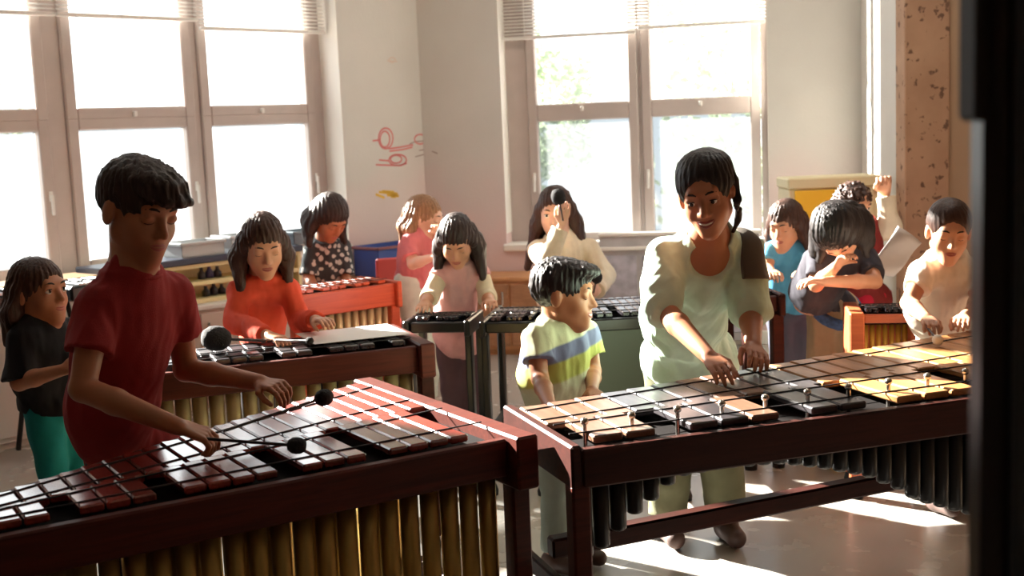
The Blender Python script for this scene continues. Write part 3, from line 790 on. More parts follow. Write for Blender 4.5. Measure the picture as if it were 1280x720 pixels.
t_ = NT('leaf'); t_.b.inputs['Base Color'].default_value = (*rgb(128, 144, 108), 1)
tl = t_.add('ShaderNodeBsdfTranslucent'); tl.inputs[0].default_value = (*rgb(168, 180, 146), 1); mx = t_.add('ShaderNodeMixShader'); mx.inputs[0].default_value = .6
t_.link(t_.b.outputs[0], mx.inputs[1]); t_.link(tl.outputs[0], mx.inputs[2]); t_.link(mx.outputs[0], t_.out.inputs[0]); leafm = t_.m
tree(4.6, 20, 7.2, 2.6, 3, 'leafy tree outside, behind the upper right pane above the woman')
tree(.2, 27, 6.8, 1.9, 5, 'leafy tree outside, behind the upper left pane of the back window')
tree(-9.5, 20, 5.6, 1.8, 8, 'leafy tree outside the left edge of the left window')
# ---------------------------------------------------------------- people
def skinmat(name, c):
    t = NT(name); tc = t.add('ShaderNodeTexCoord'); nz = t.add('ShaderNodeTexNoise', Scale=14., Detail=4.); t.link(tc.outputs['Object'], nz.inputs['Vector'])
    r = t.ramp(nz.outputs['Fac'], [(.3, tuple(x*.94 for x in c)), (.7, tuple(min(1, x*1.05) for x in c))]); t.link(r.outputs[0], t.b.inputs['Base Color'])
    t.b.inputs['Roughness'].default_value = .48; t.b.inputs['Subsurface Weight'].default_value = .12; t.b.inputs['Subsurface Radius'].default_value = (.02, .008, .004); t.b.inputs['Subsurface Scale'].default_value = .5
    return t.m
def hairmat(name, c):
    t = NT(name); tc = t.add('ShaderNodeTexCoord'); mp = t.add('ShaderNodeMapping'); mp.inputs['Scale'].default_value = (1, 1, .12)
    t.link(tc.outputs['Object'], mp.inputs[0]); nz = t.add('ShaderNodeTexNoise', Scale=170., Detail=3.); t.link(mp.outputs[0], nz.inputs['Vector'])
    r = t.ramp(nz.outputs['Fac'], [(.3, tuple(x*.7 for x in c)), (.7, tuple(min(1, x*1.35) for x in c))]); t.link(r.outputs[0], t.b.inputs['Base Color'])
    bp = t.add('ShaderNodeBump', Strength=.5, Distance=.004); t.link(nz.outputs['Fac'], bp.inputs['Height']); t.link(bp.outputs[0], t.b.inputs['Normal'])
    t.b.inputs['Roughness'].default_value = .5; t.b.inputs['Specular IOR Level'].default_value = .35; return t.m
def cloth(name, c, bump=.25): return mat(name, c, .85, spec=.25, noise=.05, nscale=30, bump=bump, bscale=420)
SK1 = skinmat('skin_tan', rgb(206, 150, 118)); SK2 = skinmat('skin_brown', rgb(176, 116, 84)); SK3 = skinmat('skin_light', rgb(226, 182, 154))
HB = hairmat('hair_black', rgb(34, 28, 28)); HBR = hairmat('hair_brown', rgb(62, 38, 28)); HLB = hairmat('hair_light_brown', rgb(140, 104, 74)); HDB = hairmat('hair_dark_brown', rgb(48, 34, 30))
LIP = mat('lip', rgb(170, 92, 84), .4); LIP2 = mat('lip_dark', rgb(142, 70, 62), .4); TEETH = mat('teeth', rgb(236, 230, 220), .3)
EYEW = mat('eye_white', rgb(232, 228, 222), .2); IRIS = mat('iris_dark', rgb(40, 26, 20), .15); BROW = mat('brow_dark', rgb(40, 28, 24), .8); SHOE = mat('shoe_brown', rgb(70, 48, 42), .6)
class Head:
    def __init__(s, pos, yaw, pitch, roll, sc):
        y, p, r = map(math.radians, (yaw, pitch, roll)); f = V(0, -1, 0); z = V(0, 0, 1); x = V(1, 0, 0)
        z, x = z*math.cos(r)+x*math.sin(r), x*math.cos(r)-z*math.sin(r)
        f, z = f*math.cos(p)-z*math.sin(p), z*math.cos(p)+f*math.sin(p)
        def rz(v): return V(v[0]*math.cos(y)-v[1]*math.sin(y), v[0]*math.sin(y)+v[1]*math.cos(y), v[2])
        s.x, s.f, s.z = rz(x), rz(f), rz(z); s.pos = np.asarray(pos, float); s.s = sc; s.R = np.stack([s.x, s.f, s.z], 1)
    def p(s, a, b, c): return s.pos+s.s*(s.x*a+s.f*b+s.z*c)
    def el(s, c, r, **k): return el(s.p(*c), V(*r)*s.s, s.R, **k)
    def rc(s, a, b, ra, rb): return rc(s.p(*a), s.p(*b), ra*s.s, rb*s.s)
def head_ops(h, closed=False, kid=True, smile=0):
    k = h.s; n = .85 if kid else 1.
    o = [('u', h.el((0, -.012, .032), (.075, .094, .085)), 0), ('u', h.el((0, .030, -.030), (.056, .060, .078)), .03*k)]
    for s in (-1, 1):
        o += [('u', h.rc((s*.043, .0, -.052), (0, .060, -.090), .02, .019), .03*k), ('u', h.el((s*.034, .055, -.030), (.023, .022, .025)), .025*k)]
    o += [('u', h.el((0, .070, -.092), (.018, .016, .014)), .02*k), ('u', h.rc((-.03, .077, .028), (.03, .077, .028), .012, .012), .02*k)]
    o += [('s', h.el((s*.031, .097, .005), (.018, .016, .011)), .012*k) for s in (-1, 1)]
    o += [('u', h.rc((0, .083, .012), (0, .098+.009*n, -.026), .007, .0115*n), .012*k)]
    for s in (-1, 1):
        o += [('u', h.el((s*.011*n, .092, -.030), (.009*n, .010, .008)), .008*k), ('u', h.el((s*.077, -.008, -.004), (.010, .019, .031)), .008*k)]
        if closed: o += [('u', h.el((s*.031, .0765, .006), (.017, .0125, .0115)), .005*k)]
        else:
            sq = .0016 if smile > .5 else 0.
            o += [('u', h.rc((s*.018, .0815, .0135-sq), (s*.044, .077, .0125-sq), .0066+sq*.4, .0056+sq*.4), .004*k), ('u', h.rc((s*.019, .080, -.0055+sq), (s*.043, .076, -.0045+sq), .0052+sq*.4, .005+sq*.4), .004*k)]
    o += [('u', h.el((0, .077, -.060), (.026, .015, .020)), .02*k)]
    return o
def project(h, ops, pts, lift=0.):
    out = []
    ts = np.linspace(.15, .02, 131)
    for (a, c) in pts:
        P = np.stack([h.p(a, t, c) for t in ts]); d = evalpts(ops, P); i = int(np.argmax(d < 0)) if (d < 0).any() else 80
        out.append(h.p(a, ts[i]+lift, c))
    return out
def face_parts(h, ops, root, org, closed, smile, brow, lip, gaze=(0, 0)):
    O = np.asarray(org)
    def tb(name, pts, r, m, par=root):
        t = MB(); t.tube([p-O for p in pts], [x*h.s for x in r], 8); return t.build(name, m, par)
    for s in (-1, 1):
        tb('eyebrow', project(h, ops, [(s*x, z) for x, z in ((.013, .027), (.022, .031), (.033, .0325), (.044, .029))], -.001), [.0022, .0038, .0034, .0012], brow)
        if closed: tb('eyelash', project(h, ops, [(s*x, z) for x, z in ((.016, .0), (.023, -.0035), (.031, -.0048), (.039, -.0035), (.046, .0))], 0), [.001, .0018, .002, .0018, .001], brow)
        else:
            c = h.p(s*.031, .0745, .0045); e = MB(); e.sphere(tuple(c-O), .0122*h.s, 16); eo = e.build('eye', EYEW, root)
            g = nrm(h.f+h.x*gaze[0]+h.z*gaze[1]); i = MB(); i.lathe([(.0001, .0126*h.s), (.003*h.s, .0124*h.s), (.0058*h.s, .0112*h.s), (.0062*h.s, .0095*h.s)], tuple(c-O), 14, g); i.build('iris', IRIS, eo)
            tb('eyelash', [h.p(s*x, y, z) for x, y, z in ((.018, .083, .009-.002*smile), (.025, .0877, .0118-.003*smile), (.033, .0877, .0120-.003*smile), (.042, .082, .0095-.002*smile))], [.001, .0016, .0016, .001], brow)
    w = .021+.006*smile; up = .007*smile
    zs = -.0575
    xs = np.linspace(-w, w, 7)
    U = project(h, ops, [(x, zs+.0035+up*(x/w)**2+(.001 if .1 < abs(x/w) < .5 else 0)) for x in xs], -.0008)
    Lw = project(h, ops, [(x, zs-.0055-.004*smile+(up+.006+.003*smile)*(x/w)**2) for x in xs], -.0008)
    lo = tb('lips', U, [.0012, .003, .0036, .0036, .0036, .003, .0012], lip)
    tb('lower_lip', Lw, [.0012, .0034, .0042, .0046, .0042, .0034, .0012], lip, lo)
    if smile > .5:
        T = project(h, ops, [(x*.82, zs-.0015-.001*smile+up*.9*(x/w)**2) for x in xs], -.001); tb('teeth', T, [.0015, .0032, .0036, .0036, .0036, .0032, .0015], TEETH)
def hand_ops(w, d, n, t, sc, curl=.5, spread=.02, thumb=.4, rmin=0):
    """w wrist, d wrist->knuckles, n where the palm faces, t towards the thumb"""
    d = nrm(d); n = nrm(n-d*(n@d)); t = nrm(t-d*(t@d)-n*(t@n)); o = []
    R = lambda r: max(r*sc, rmin)
    curl = curl if isinstance(curl, (list, tuple)) else [curl]*4
    for i in range(4):
        q = 1.5-i; k0 = w+d*(.082-.004*abs(q-.3))*sc+t*q*.0195*sc
        o += [('u', rc(w+d*.012*sc+t*q*.010*sc, k0, R(.0125), R(.0105)), .010*sc)]
    for i, L in enumerate((.070, .079, .074, .058)):
        q = 1.5-i; p = w+d*.082*sc+t*q*.0195*sc; a = 0; dd = nrm(d+t*q*spread)
        for j, (fr, r0, r1) in enumerate(((.45, .0092, .0086), (.30, .0086, .0078), (.25, .0078, .0066))):
            a += curl[i]*(.8, 1., .7)[j]; v = dd*math.cos(a)+n*math.sin(a); q2 = p+v*L*fr*sc
            o += [('u', rc(p, q2, R(r0), R(r1)), .003*sc)]; p = q2
    p0 = w+d*.022*sc+t*.022*sc; p1 = w+d*.048*sc+t*.046*sc+n*.012*sc; p2 = p1+nrm(d*.8+t*(.45-thumb)+n*(.2+thumb))*.032*sc; p3 = p2+nrm(d*.8+t*(.1-thumb)+n*(.2+thumb*1.2))*.026*sc
    o += [('u', rc(p0, p1, R(.014), R(.0115)), .008*sc), ('u', rc(p1, p2, R(.0105), R(.0095)), .003*sc), ('u', rc(p2, p3, R(.0095), R(.0075)), .003*sc)]
    return o
def person(label, J, head, skin, hair, shirt, lower, vox=.0055, g=.8, front=None, hands=None, closed=True, smile=0, hairm=HB, kid=True, brow=BROW, lip=LIP, dep=None, gaze=(0, 0), extra=None, name='person', locks=(), neckr=1., handsc=None, shoes=SHOE, feet=None):
    """J: joints given as (pixel x, pixel y, depth) of the photograph turned into room points"""
    j = {k: (v if isinstance(v, np.ndarray) else W(*v)) for k, v in J.items()}
    N, P, Sa, Sb = j['N'], j['P'], j['Sa'], j['Sb']
    org = V(P[0], P[1], 0); root = empty(name, org); tag(root, label, 'person')
    h = Head(W(*head[0]), *head[1:5])
    xs = nrm(Sb-Sa); zs = N-P; zs = nrm(zs-xs*(zs@xs)); ys = np.cross(zs, xs); R = np.stack([xs, ys, zs], 1)
    fr = nrm(front if front is not None else -ys); hw = np.linalg.norm(Sb-Sa)/2; T = np.linalg.norm(N-P); dp = dep or .098*g/.8
    hs = handsc or (.8 if kid else .95)
    hipd = hw*.48
    Ha, Hb = P-xs*hipd, P+xs*hipd
    fl = V(0, 0, 1)
    fwd = nrm(V(fr[0], fr[1], 0))
    A = j.get('Aa', V(Ha[0], Ha[1], .075)), j.get('Ab', V(Hb[0], Hb[1], .075))
    K = j.get('Ka', (Ha+A[0])/2+fwd*.03), j.get('Kb', (Hb+A[1])/2+fwd*.03)
    def torso(off, ch=1., wa=1., pe=1., kk=.05):
        return [('u', el(N-zs*.30*T, (hw*.93*ch+off, dp*ch+off, .30*T+off), R), 0), ('u', el(N-zs*.62*T, (hw*.80*wa+off, dp*.93*wa+off, .32*T+off), R), kk),
                ('u', el(P, (hw*.86*pe+off, dp*1.05*pe+off, .22*T+off), R), kk), ('u', rc(Sa+xs*.04*g, Sb-xs*.04*g, .048*g+off, .048*g+off), .045), ('u', rc(N+zs*.02, N-zs*.08*T, .060*g+off*.6, .085*g+off), .04)]+[('u', rc(N+zs*.018*g/.8-fr*.012, N*.3+q_*.7-zs*.012, .050*g+off*.8, .040*g+off), .035) for q_ in (Sa, Sb)]
    arms = [(Sa, j['Ea'], j['Wa']), (Sb, j['Eb'], j['Wb'])]
    # --- body
    ho = head_ops(h, closed, kid, smile)
    o = list(ho)
    o += [('u', rc(h.p(0, -.028, -.045), N+zs*.0, .046*h.s*neckr, .052*h.s*neckr), .014)]
    body = torso(0); body[0] = ('u', body[0][1], .03); o += body
    for (s, e, w) in arms:
        o += [('u', rc(s, e, .047*g, .037*g), .03), ('u', rc(e, e*.65+w*.35, .037*g, .037*g), .01), ('u', rc(e*.65+w*.35, w, .037*g, .025*g), .012)]
    for i in (0, 1):
        o += [('u', rc((Ha, Hb)[i], K[i], .078*g, .054*g), .03), ('u', rc(K[i], K[i]*.65+A[i]*.35, .054*g, .055*g), .02), ('u', rc(K[i]*.65+A[i]*.35, A[i], .055*g, .036*g), .02)]
        o += [('u', rc(A[i]-fl*.03, A[i]-fl*.04+fwd*.12*g, .034*g, .03*g), .02)]
    hands = hands or {}
    for i, k in enumerate('ab'):
        w = arms[i][2]; e = arms[i][1]
        hd = hands.get(k, {}); d = hd.get('d', nrm(w-e)); d = nrm(W(*d)-w) if isinstance(d, tuple) else nrm(d)
        n = hd.get('n', V(0, 0, -1)); t = hd.get('t', np.cross(d, n)*(1 if k == 'a' else -1))
        o += hand_ops(w, d, np.asarray(n, float), np.asarray(t, float), hs, hd.get('curl', .45), thumb=hd.get('thumb', .35), rmin=vox*.85)
    surf('body', o, vox, skin, root, org)
    face_parts(h, ho, root, org, closed, smile, brow, lip, gaze)
    # --- shirt
    def sleeve_ops(kind, a0, k):
        q = []
        for i, (s, e, w) in enumerate(arms):
            kd = kind[i] if isinstance(kind, tuple) else kind
            if kd is None: continue
            lo = shirt.get('loose', .012)
            if kd <= 1:
                end = s+(e-s)*kd; dd = nrm(e-s); q += [('u', rc(s, s+(e-s)*min(1, kd+.12), .048*g+.006+lo*.2, .042*g+.004+lo*1.3, clip=[(end, dd)]), .03)]
            else:
                f_ = kd-1; end = e+(w-e)*f_; dd = nrm(w-e); q += [('u', rc(s, e, .047*g+.006+lo*.3, .040*g+.004+lo*.8), .03), ('u', rc(e, e+(w-e)*min(1.1, f_+.1), .040*g+.004+lo*.8, .032*g+lo*.9, clip=[(end, dd)]), .012)]
        return q
    if shirt:
        off = shirt.get('off', .011)
        so = torso(off, shirt.get('ch', 1.), shirt.get('wa', 1.08), shirt.get('pe', 1.1))
        so += sleeve_ops(shirt.get('sleeve', .6), 0, 0)
        for x in shirt.get('ops', []): so.append(x(dict(N=N, P=P, Sa=Sa, Sb=Sb, xs=xs, ys=ys, zs=zs, fr=fr, T=T, hw=hw, dp=dp, R=R, h=h, j=j, g=g)))
        sd = shirt.get('seed', 3)
        so += [('n', shirt.get('fold', .006), (38, 38, 16), sd), ('n', .002, (95, 95, 50), sd+9)]
        nk = shirt.get('neck', 'crew'); nr_ = .052*h.s*neckr; nb0 = N+zs*.022; nb1 = N+(h.p(0, -.028, -.045)-N)*1.2
        if nk == 'crew': ca_ = nrm(V(0, 0, 1)+fwd*.16); nd_ = (nb1-N)/(nb1-N)[2]; cc_ = N+nd_*.016*g/.8; so += [('u', rc(N-zs*.05, N+(nb1-N)*.45, nr_+.016, nr_+.010, clip=[(cc_, ca_)]), .03)]
        else: so += [('s', el(N+fr*(dp*.95)-zs*(nk[2]), (nk[0], .075*g/.8, nk[1]), R), .006), ('s', rc(N+fr*.012, N+zs*.14, .062*g, .08*g), .006)]
        so += [('c', P+zs*shirt.get('hem', -.03), -zs)]
        sh = surf(shirt.get('name', 't_shirt'), so, max(vox, .005), shirt['m'], root, org)
        if nk == 'crew':
            ax = ca_; cx = nrm(np.cross(ax, fr)); cy = np.cross(cx, ax); t = MB()
            ring = [cc_+(cx*math.cos(a)+cy*math.sin(a))*(nr_+.0115)-org for a in np.linspace(0, 2*math.pi, 25)]; t.tube(ring, .0065, 8, caps=False); t.build('collar', shirt['m'], sh)
    # --- lower garments
    lk = lower.get('kind', 'trousers')
    top = P+zs*(shirt.get('hem', -.03) if shirt else 0)+zs*.06
    lo_ = lower.get('loose', .012)
    if lk == 'trousers':
        q = [('u', el(P, (hw*.86+.006, dp*1.05+.006, .22*T), R), 0)]
        for i in (0, 1):
            end = A[i]+fl*lower.get('cuff', .02)
            q += [('u', rc((Ha, Hb)[i], K[i], .080*g+lo_, .058*g+lo_), .03), ('u', rc(K[i], A[i]-fl*.02, .060*g+lo_, .044*g+lo_, clip=[(end, V(0, 0, -1))]), .02)]
        q += [('n', .005, (40, 40, 22), 5), ('c', top, zs)]
        surf(lower.get('name', 'trousers'), q, max(vox, .0055), lower['m'], root, org)
    else:
        L = lower.get('len', .38); w1 = lower.get('w', 1.25)
        q = [('u', el(P, (hw*.88+.008, dp*1.06+.008, .22*T), R), 0)]
        for u in (-1, 0, 1):
            q += [('u', rc(P+xs*u*hipd*.7, P+xs*u*hipd*w1-fl*L, .088*g, .088*g*w1, clip=[(P-fl*L, V(0, 0, -1))]), .05)]
        q += [('n', .007, (60, 60, 8), 5), ('c', top, zs)]
        surf(lower.get('name', 'skirt'), q, max(vox, .0055), lower['m'], root, org)
    for i in (0, 1):
        a = A[i]-fl*.035
        q = [('u', rc(a-fwd*.02, a+fwd*.13*g, .044*g, .037*g), 0), ('u', rc(a+fl*.02, a, .043*g, .043*g), .02), ('c', V(a[0], a[1], .002), V(0, 0, -1))]
        surf('shoe', q, .008, shoes, root, org)
    # --- hair
    k = h.s; hd = hair; q = [('u', h.el((0, -.018, .038), (.084*hd.get('wx', 1), .103*hd.get('wy', 1), .091*hd.get('wz', 1))), 0)]
    for (c, r) in hd.get('add', []): q.append(('u', h.el(c, r), .02*k))
    fc = hd.get('face', ((0, .104, -.047), (.074, .086, .115))); q.append(('s', h.el(*fc), .012*k))
    if hd.get('ears', True):
        q += [('s', h.el((s*.088, .004, -.02), (.03, .036, .043)), .008*k) for s in (-1, 1)]
    q.append(('s', h.rc((0, -.0, -.11), (0, .02, -.085), .062, .05), .01*k))
    nape = hd.get('nape', -.05)
    q.append(('s', h.el((0, -.02, nape-.10), (.14, .17, .10)), .02*k))
    for (c, r) in hd.get('add2', []): q.append(('u', h.el(c, r), .014*k))
    ln = hd.get('len', 0)
    if ln:
        for a in hd.get('angs', (-105, -85, -65, -45, -22, 0, 22, 45, 65, 85, 105)):
            ar = math.radians(a); st = h.p(.074*math.sin(ar), -.018-.085*math.cos(ar), .01); p2 = st+(h.x*math.sin(ar)*.02-h.f*.012)*k-h.z*.07*k
            lv = ln*hd.get('side', 1.) if abs(a) > 70 else ln
            en = p2+V(0, 0, -lv)+(h.x*math.sin(ar)*hd.get('flare', .02))
            q += [('u', rc(st, p2, .024*k, .025*k), .03*k), ('u', rc(p2, en, .025*k, .014*k), .03*k)]
    for (pts, r0, r1) in locks:
        pp = [W(*p) for p in pts]
        for i in range(len(pp)-1):
            f0, f1 = i/(len(pp)-1), (i+1)/(len(pp)-1); q.append(('u', rc(pp[i], pp[i+1], r0+(r1-r0)*f0, r0+(r1-r0)*f1), .015))
    fq = hd.get('freq', (210, 210, 45)); q += [('n', hd.get('amp', .0018), fq, hd.get('seed', 2)), ('n', hd.get('amp', .0018)*.6, (fq[0]*1.9, fq[1]*1.9, fq[2]*1.6), 8)]
    def strands(x, y, z, d):
        th = np.arctan2((x-h.pos[0])*h.x[0]+(y-h.pos[1])*h.x[1], -((x-h.pos[0])*h.f[0]+(y-h.pos[1])*h.f[1])); r_ = np.hypot(x-h.pos[0], y-h.pos[1])
        return d+hd.get('strand', .0024 if ln else .0011)*np.clip(r_/.07, .15, 1)*(np.sin(26*th+2.2*np.sin(z*28))+.6*np.sin(43*th+3*np.sin(z*21+1)))
    q.append(('f', strands))
    surf('hair', q, max(vox*.95, .0042), hairm, root, org)
    if extra: extra(dict(root=root, org=org, h=h, j=j, N=N, P=P, Sa=Sa, Sb=Sb, xs=xs, ys=ys, zs=zs, fr=fr, T=T, hw=hw, dp=dp, R=R, g=g, vox=vox, arms=arms))
    print('PERSON', label[:30], 'height %.2f' % h.p(0, 0, .12)[2], 'shw %.2f' % (2*hw), 'ua %.2f/%.2f fa %.2f/%.2f' % (np.linalg.norm(arms[0][0]-arms[0][1]), np.linalg.norm(arms[1][0]-arms[1][1]), np.linalg.norm(arms[0][2]-arms[0][1]), np.linalg.norm(arms[1][2]-arms[1][1])), 'T %.2f leg %.2f' % (T, P[2]))
    return root, h, j
def long_sleeves(m, f):
    def fn(q):
        for (s, e, w) in q['arms']:
            g = q['g']; end = e+(w-e)*f; d = nrm(w-e)
            surf('sleeve', [('u', rc(s, e, .047*g+.008, .040*g+.012), 0), ('u', rc(e, e+(w-e)*min(1.1, f+.12), .040*g+.012, .034*g+.013, clip=[(end, d)]), .015), ('n', .004, (60, 60, 30), 4)], .0055, m, q['root'], q['org'])
    return fn
SHORT = dict(face=((0, .108, -.050), (.078, .080, .118)), nape=-.052)
BANGS = dict(face=((0, .112, -.062), (.062, .080, .092)), ears=False)
# 1 boy in red
person('boy with short dark hair in a dark red T-shirt, holding two mallets',
       dict(N=(167, 350, 3.23), P=(168, 570, 3.43), Sa=(121, 384, 3.14), Sb=(219, 368, 3.36), Ea=(103, 486, 3.04), Wa=(222, 533, 2.96), Eb=(232, 462, 3.40), Wb=(325, 478, 3.30)),
       ((174, 264, 3.23), 52, 17, 4, 1.12), SK2,
       dict(face=((0, .100, -.064), (.080, .075, .108)), nape=-.058, add=[((0, .03, .085), (.066, .085, .036)), ((0, .085, .070), (.056, .032, .024))], add2=[((.012, .112, .058), (.045, .024, .016))], amp=.0028, wy=1.04),
       dict(m=cloth('dark_red_cotton', rgb(150, 44, 46)), sleeve=.55, hem=-.06, loose=.016, wa=1.12, pe=1.12, seed=4), dict(m=cloth('navy_trousers', rgb(44, 46, 60))),
       vox=.004, g=.88, hands=dict(a=dict(d=(262, 545, 2.97), n=V(.1, .25, -1), curl=[.55, .75, .85, .9]), b=dict(d=(372, 488, 3.2), n=V(.0, .2, -1), curl=[.5, .7, .8, .85])), handsc=.86, hairm=HDB)
mallet('mallet', W(238, 547, 2.955), W(371, 557, 2.93), 'dark mallet in the hand of the boy in red that is nearer the camera', hr=.021, group=None)
mallet('mallet', W(282, 538, 3.10), W(405, 497, 3.36), 'dark mallet in the hand of the boy in red farther from the camera', hr=.024)
# 2 girl in black
person('girl with brown hair in a black T-shirt and teal leggings at the left edge',
       dict(N=(53, 403, 4.2), P=(66, 502, 4.25), Sa=(27, 424, 4.1), Sb=(83, 415, 4.3), Ea=(24, 478, 4.05), Wa=(80, 462, 3.98), Eb=(90, 470, 4.3), Wb=(104, 444, 4.12)),
       ((50, 366, 4.2), 62, -4, 0, .98), SK2, dict(face=((0, .108, -.050), (.070, .082, .115)), ears=False, len=.10, nape=-.12, angs=(-85, -50, -20, 15, 45, 75), side=.9),
       dict(m=cloth('black_cotton', rgb(26, 25, 28)), sleeve=.98, hem=-.03, loose=.016), dict(m=cloth('teal_leggings', rgb(24, 128, 130)), name='leggings', loose=.004),
       vox=.005, g=.76, hairm=HBR, closed=False, hands=dict(a=dict(d=(100, 452, 3.96), curl=.7, n=V(.2, .6, -.4)), b=dict(curl=.7)))
# 3 girl in coral
person('girl with brown hair and a fringe in a coral long-sleeved top',
       dict(N=(329, 350, 5.14), P=(331, 452, 5.39), Sa=(299, 366, 5.06), Sb=(362, 362, 5.12), Ea=(293, 403, 4.95), Wa=(337, 420, 4.68), Eb=(375, 402, 5.05), Wb=(396, 400, 4.75)),
       ((329, 307, 5.03), 20, 20, 0, 1.06), SK1, dict(BANGS, len=.12, nape=-.12, flare=.0, wx=.94), dict(m=cloth('coral_knit', rgb(226, 84, 58)), sleeve=1.9, hem=-.06, loose=.013, name='long_sleeved_top'), dict(m=cloth('grey_trousers', rgb(90, 86, 90))),
       vox=.0052, g=.8, hairm=HBR, hands=dict(a=dict(d=(362, 425, 4.58), curl=.5), b=dict(d=(415, 400, 4.64), curl=.4)))
mallet('mallet', W(345, 425, 4.57), W(387, 426, 4.44), 'thin dark mallet in the hand of the girl in coral', hr=.014, sr=.004)
# 4 girl in flowered top
def flowers():
    t = NT('flowered_cotton'); tc = t.add('ShaderNodeTexCoord'); v = t.add('ShaderNodeTexVoronoi', Scale=26.); t.link(tc.outputs['Object'], v.inputs['Vector'])
    n = t.add('ShaderNodeTexNoise', Scale=30., Detail=2.); t.link(tc.outputs['Object'], n.inputs['Vector']); a = t.add('ShaderNodeMath', operation='MULTIPLY_ADD'); t.link(n.outputs['Fac'], a.inputs[0]); a.inputs[1].default_value = .75; t.link(v.outputs['Distance'], a.inputs[2])
    r = t.ramp(a.outputs[0], [(.70, rgb(200, 200, 194)), (.76, rgb(54, 57, 60))]); t.link(r.outputs[0], t.b.inputs['Base Color']); t.b.inputs['Roughness'].default_value = .85; return t.m
person('girl in a black and white flowered top looking down behind the orange-red marimba',
       dict(N=(408, 303, 7.18), P=(412, 392, 7.28), Sa=(389, 312, 7.13), Sb=(428, 309, 7.23), Ea=(386, 345, 7.08), Wa=(396, 372, 6.93), Eb=(432, 345, 7.18), Wb=(436, 370, 6.98)),
       ((413, 272, 7.0), 40, 42, 0, 1.08), SK2, dict(face=((0, .115, -.06), (.058, .07, .09)), ears=False, len=.11, nape=-.12, wx=1.06), dict(m=flowers(), sleeve=.98, hem=-.05, loose=.014, name='blouse'), dict(m=cloth('dark_jeans', rgb(48, 52, 64))),
       vox=.0062, g=.82, hairm=HDB)
# 5 girl in dusty pink turned away
person('girl with fair hair in a dusty pink top and pale trousers, turned sideways',
       dict(N=(528, 292, 6.84), P=(519, 352, 6.89), Sa=(511, 304, 6.74), Sb=(540, 300, 6.96), Ea=(516, 330, 6.66), Wa=(540, 322, 6.56), Eb=(548, 322, 6.94), Wb=(547, 292, 6.74)),
       ((531, 273, 6.84), 72, 12, 0, 1.02), SK3, dict(face=((0, .108, -.050), (.070, .082, .115)), ears=False, len=.13, nape=-.12, angs=(-85, -50, -15, 15, 50)), dict(m=cloth('dusty_pink', rgb(204, 116, 118)), sleeve=.7, hem=-.01, loose=.012), dict(m=cloth('pale_sage_trousers', rgb(196, 200, 186)), loose=.022),
       vox=.0062, g=.8, hairm=HLB, hands=dict(b=dict(d=(545, 275, 6.64))))
# 6 girl in pale pink pinafore
person('girl with dark fringe in a pale pink top, leaning over the narrow black marimba',
       dict(N=(573, 332, 5.95), P=(574, 420, 6.10), Sa=(549, 345, 5.90), Sb=(601, 343, 5.95), Ea=(537, 372, 5.82), Wa=(531, 378, 5.65), Eb=(609, 372, 5.90), Wb=(612, 376, 5.76)),
       ((571, 301, 5.82), -6, 36, 0, 1.0), SK1, dict(BANGS, len=.14, nape=-.12, flare=.02, wx=.95), dict(m=cloth('pale_pink', rgb(220, 168, 166)), sleeve=.12, hem=-.08, loose=.014, wa=1.2, pe=1.35, name='top'), dict(m=cloth('plum_trousers', rgb(92, 70, 76))),
       vox=.0058, g=.8, hairm=HDB, hands=dict(a=dict(d=(527, 386, 5.54), curl=.15)), extra=long_sleeves(cloth('cream_knit', rgb(232, 218, 190)), .4))
# 7 girl with long hair and cream top
person('girl with very long brown hair holding a black mallet before her eyes',
       dict(N=(701, 300, 6.4), P=(705, 400, 6.5), Sa=(672, 313, 6.36), Sb=(736, 310, 6.42), Ea=(684, 326, 6.08), Wa=(703, 280, 6.10), Eb=(757, 345, 6.34), Wb=(744, 366, 6.12)),
       ((694, 266, 6.4), -8, 8, 0, 1.10), SK3, dict(face=((0, .108, -.052), (.068, .082, .112)), ears=False, len=.20, nape=-.12, flare=.06, side=1.1, wx=.95), dict(m=cloth('cream_cotton', rgb(228, 212, 186)), sleeve=1.85, hem=-.05, loose=.016, name='top'), dict(m=cloth('sand_trousers', rgb(160, 144, 124))),
       vox=.0058, g=.82, hairm=HBR, closed=False, hands=dict(a=dict(d=(706, 258, 6.06), n=V(0, .8, .3), t=V(-1, 0, .2), curl=.5), b=dict(d=(742, 352, 6.0), n=V(-.3, 0, .2), curl=.8)))
mallet('mallet', W(704, 276, 6.02), W(698, 246, 6.04), 'black mallet held up in front of the long-haired girl\'s eyes', hr=.036)
mallet('mallet', W(742, 366, 6.05), W(746, 347, 5.98), 'black mallet in the lowered hand of the girl with very long hair', hr=.028)
# 8 boy in pale green
def stripes():
    t = NT('striped_green_cotton'); tc = t.add('ShaderNodeTexCoord'); sp = t.add('ShaderNodeSeparateXYZ'); t.link(tc.outputs['Object'], sp.inputs[0])
    a = t.add('ShaderNodeMath', operation='MULTIPLY_ADD'); t.link(sp.outputs['X'], a.inputs[0]); a.inputs[1].default_value = -.22; t.link(sp.outputs['Z'], a.inputs[2])
    g0, bl, li = rgb(208, 210, 172), rgb(112, 118, 150), rgb(180, 184, 96)
    r = t.ramp(a.outputs[0], [(0, rgb(196, 196, 164)), (.722, rgb(200, 200, 170)), (.732, li), (.795, li), (.802, bl), (.852, bl), (.859, g0)]); r.color_ramp.interpolation = 'LINEAR'
    t.link(r.outputs[0], t.b.inputs['Base Color']); t.b.inputs['Roughness'].default_value = .85
    n = t.add('ShaderNodeTexNoise', Scale=400.); bp = t.add('ShaderNodeBump', Strength=.2, Distance=.01); t.link(tc.outputs['Object'], n.inputs['Vector']); t.link(n.outputs['Fac'], bp.inputs['Height']); t.link(bp.outputs[0], t.b.inputs['Normal']); return t.m
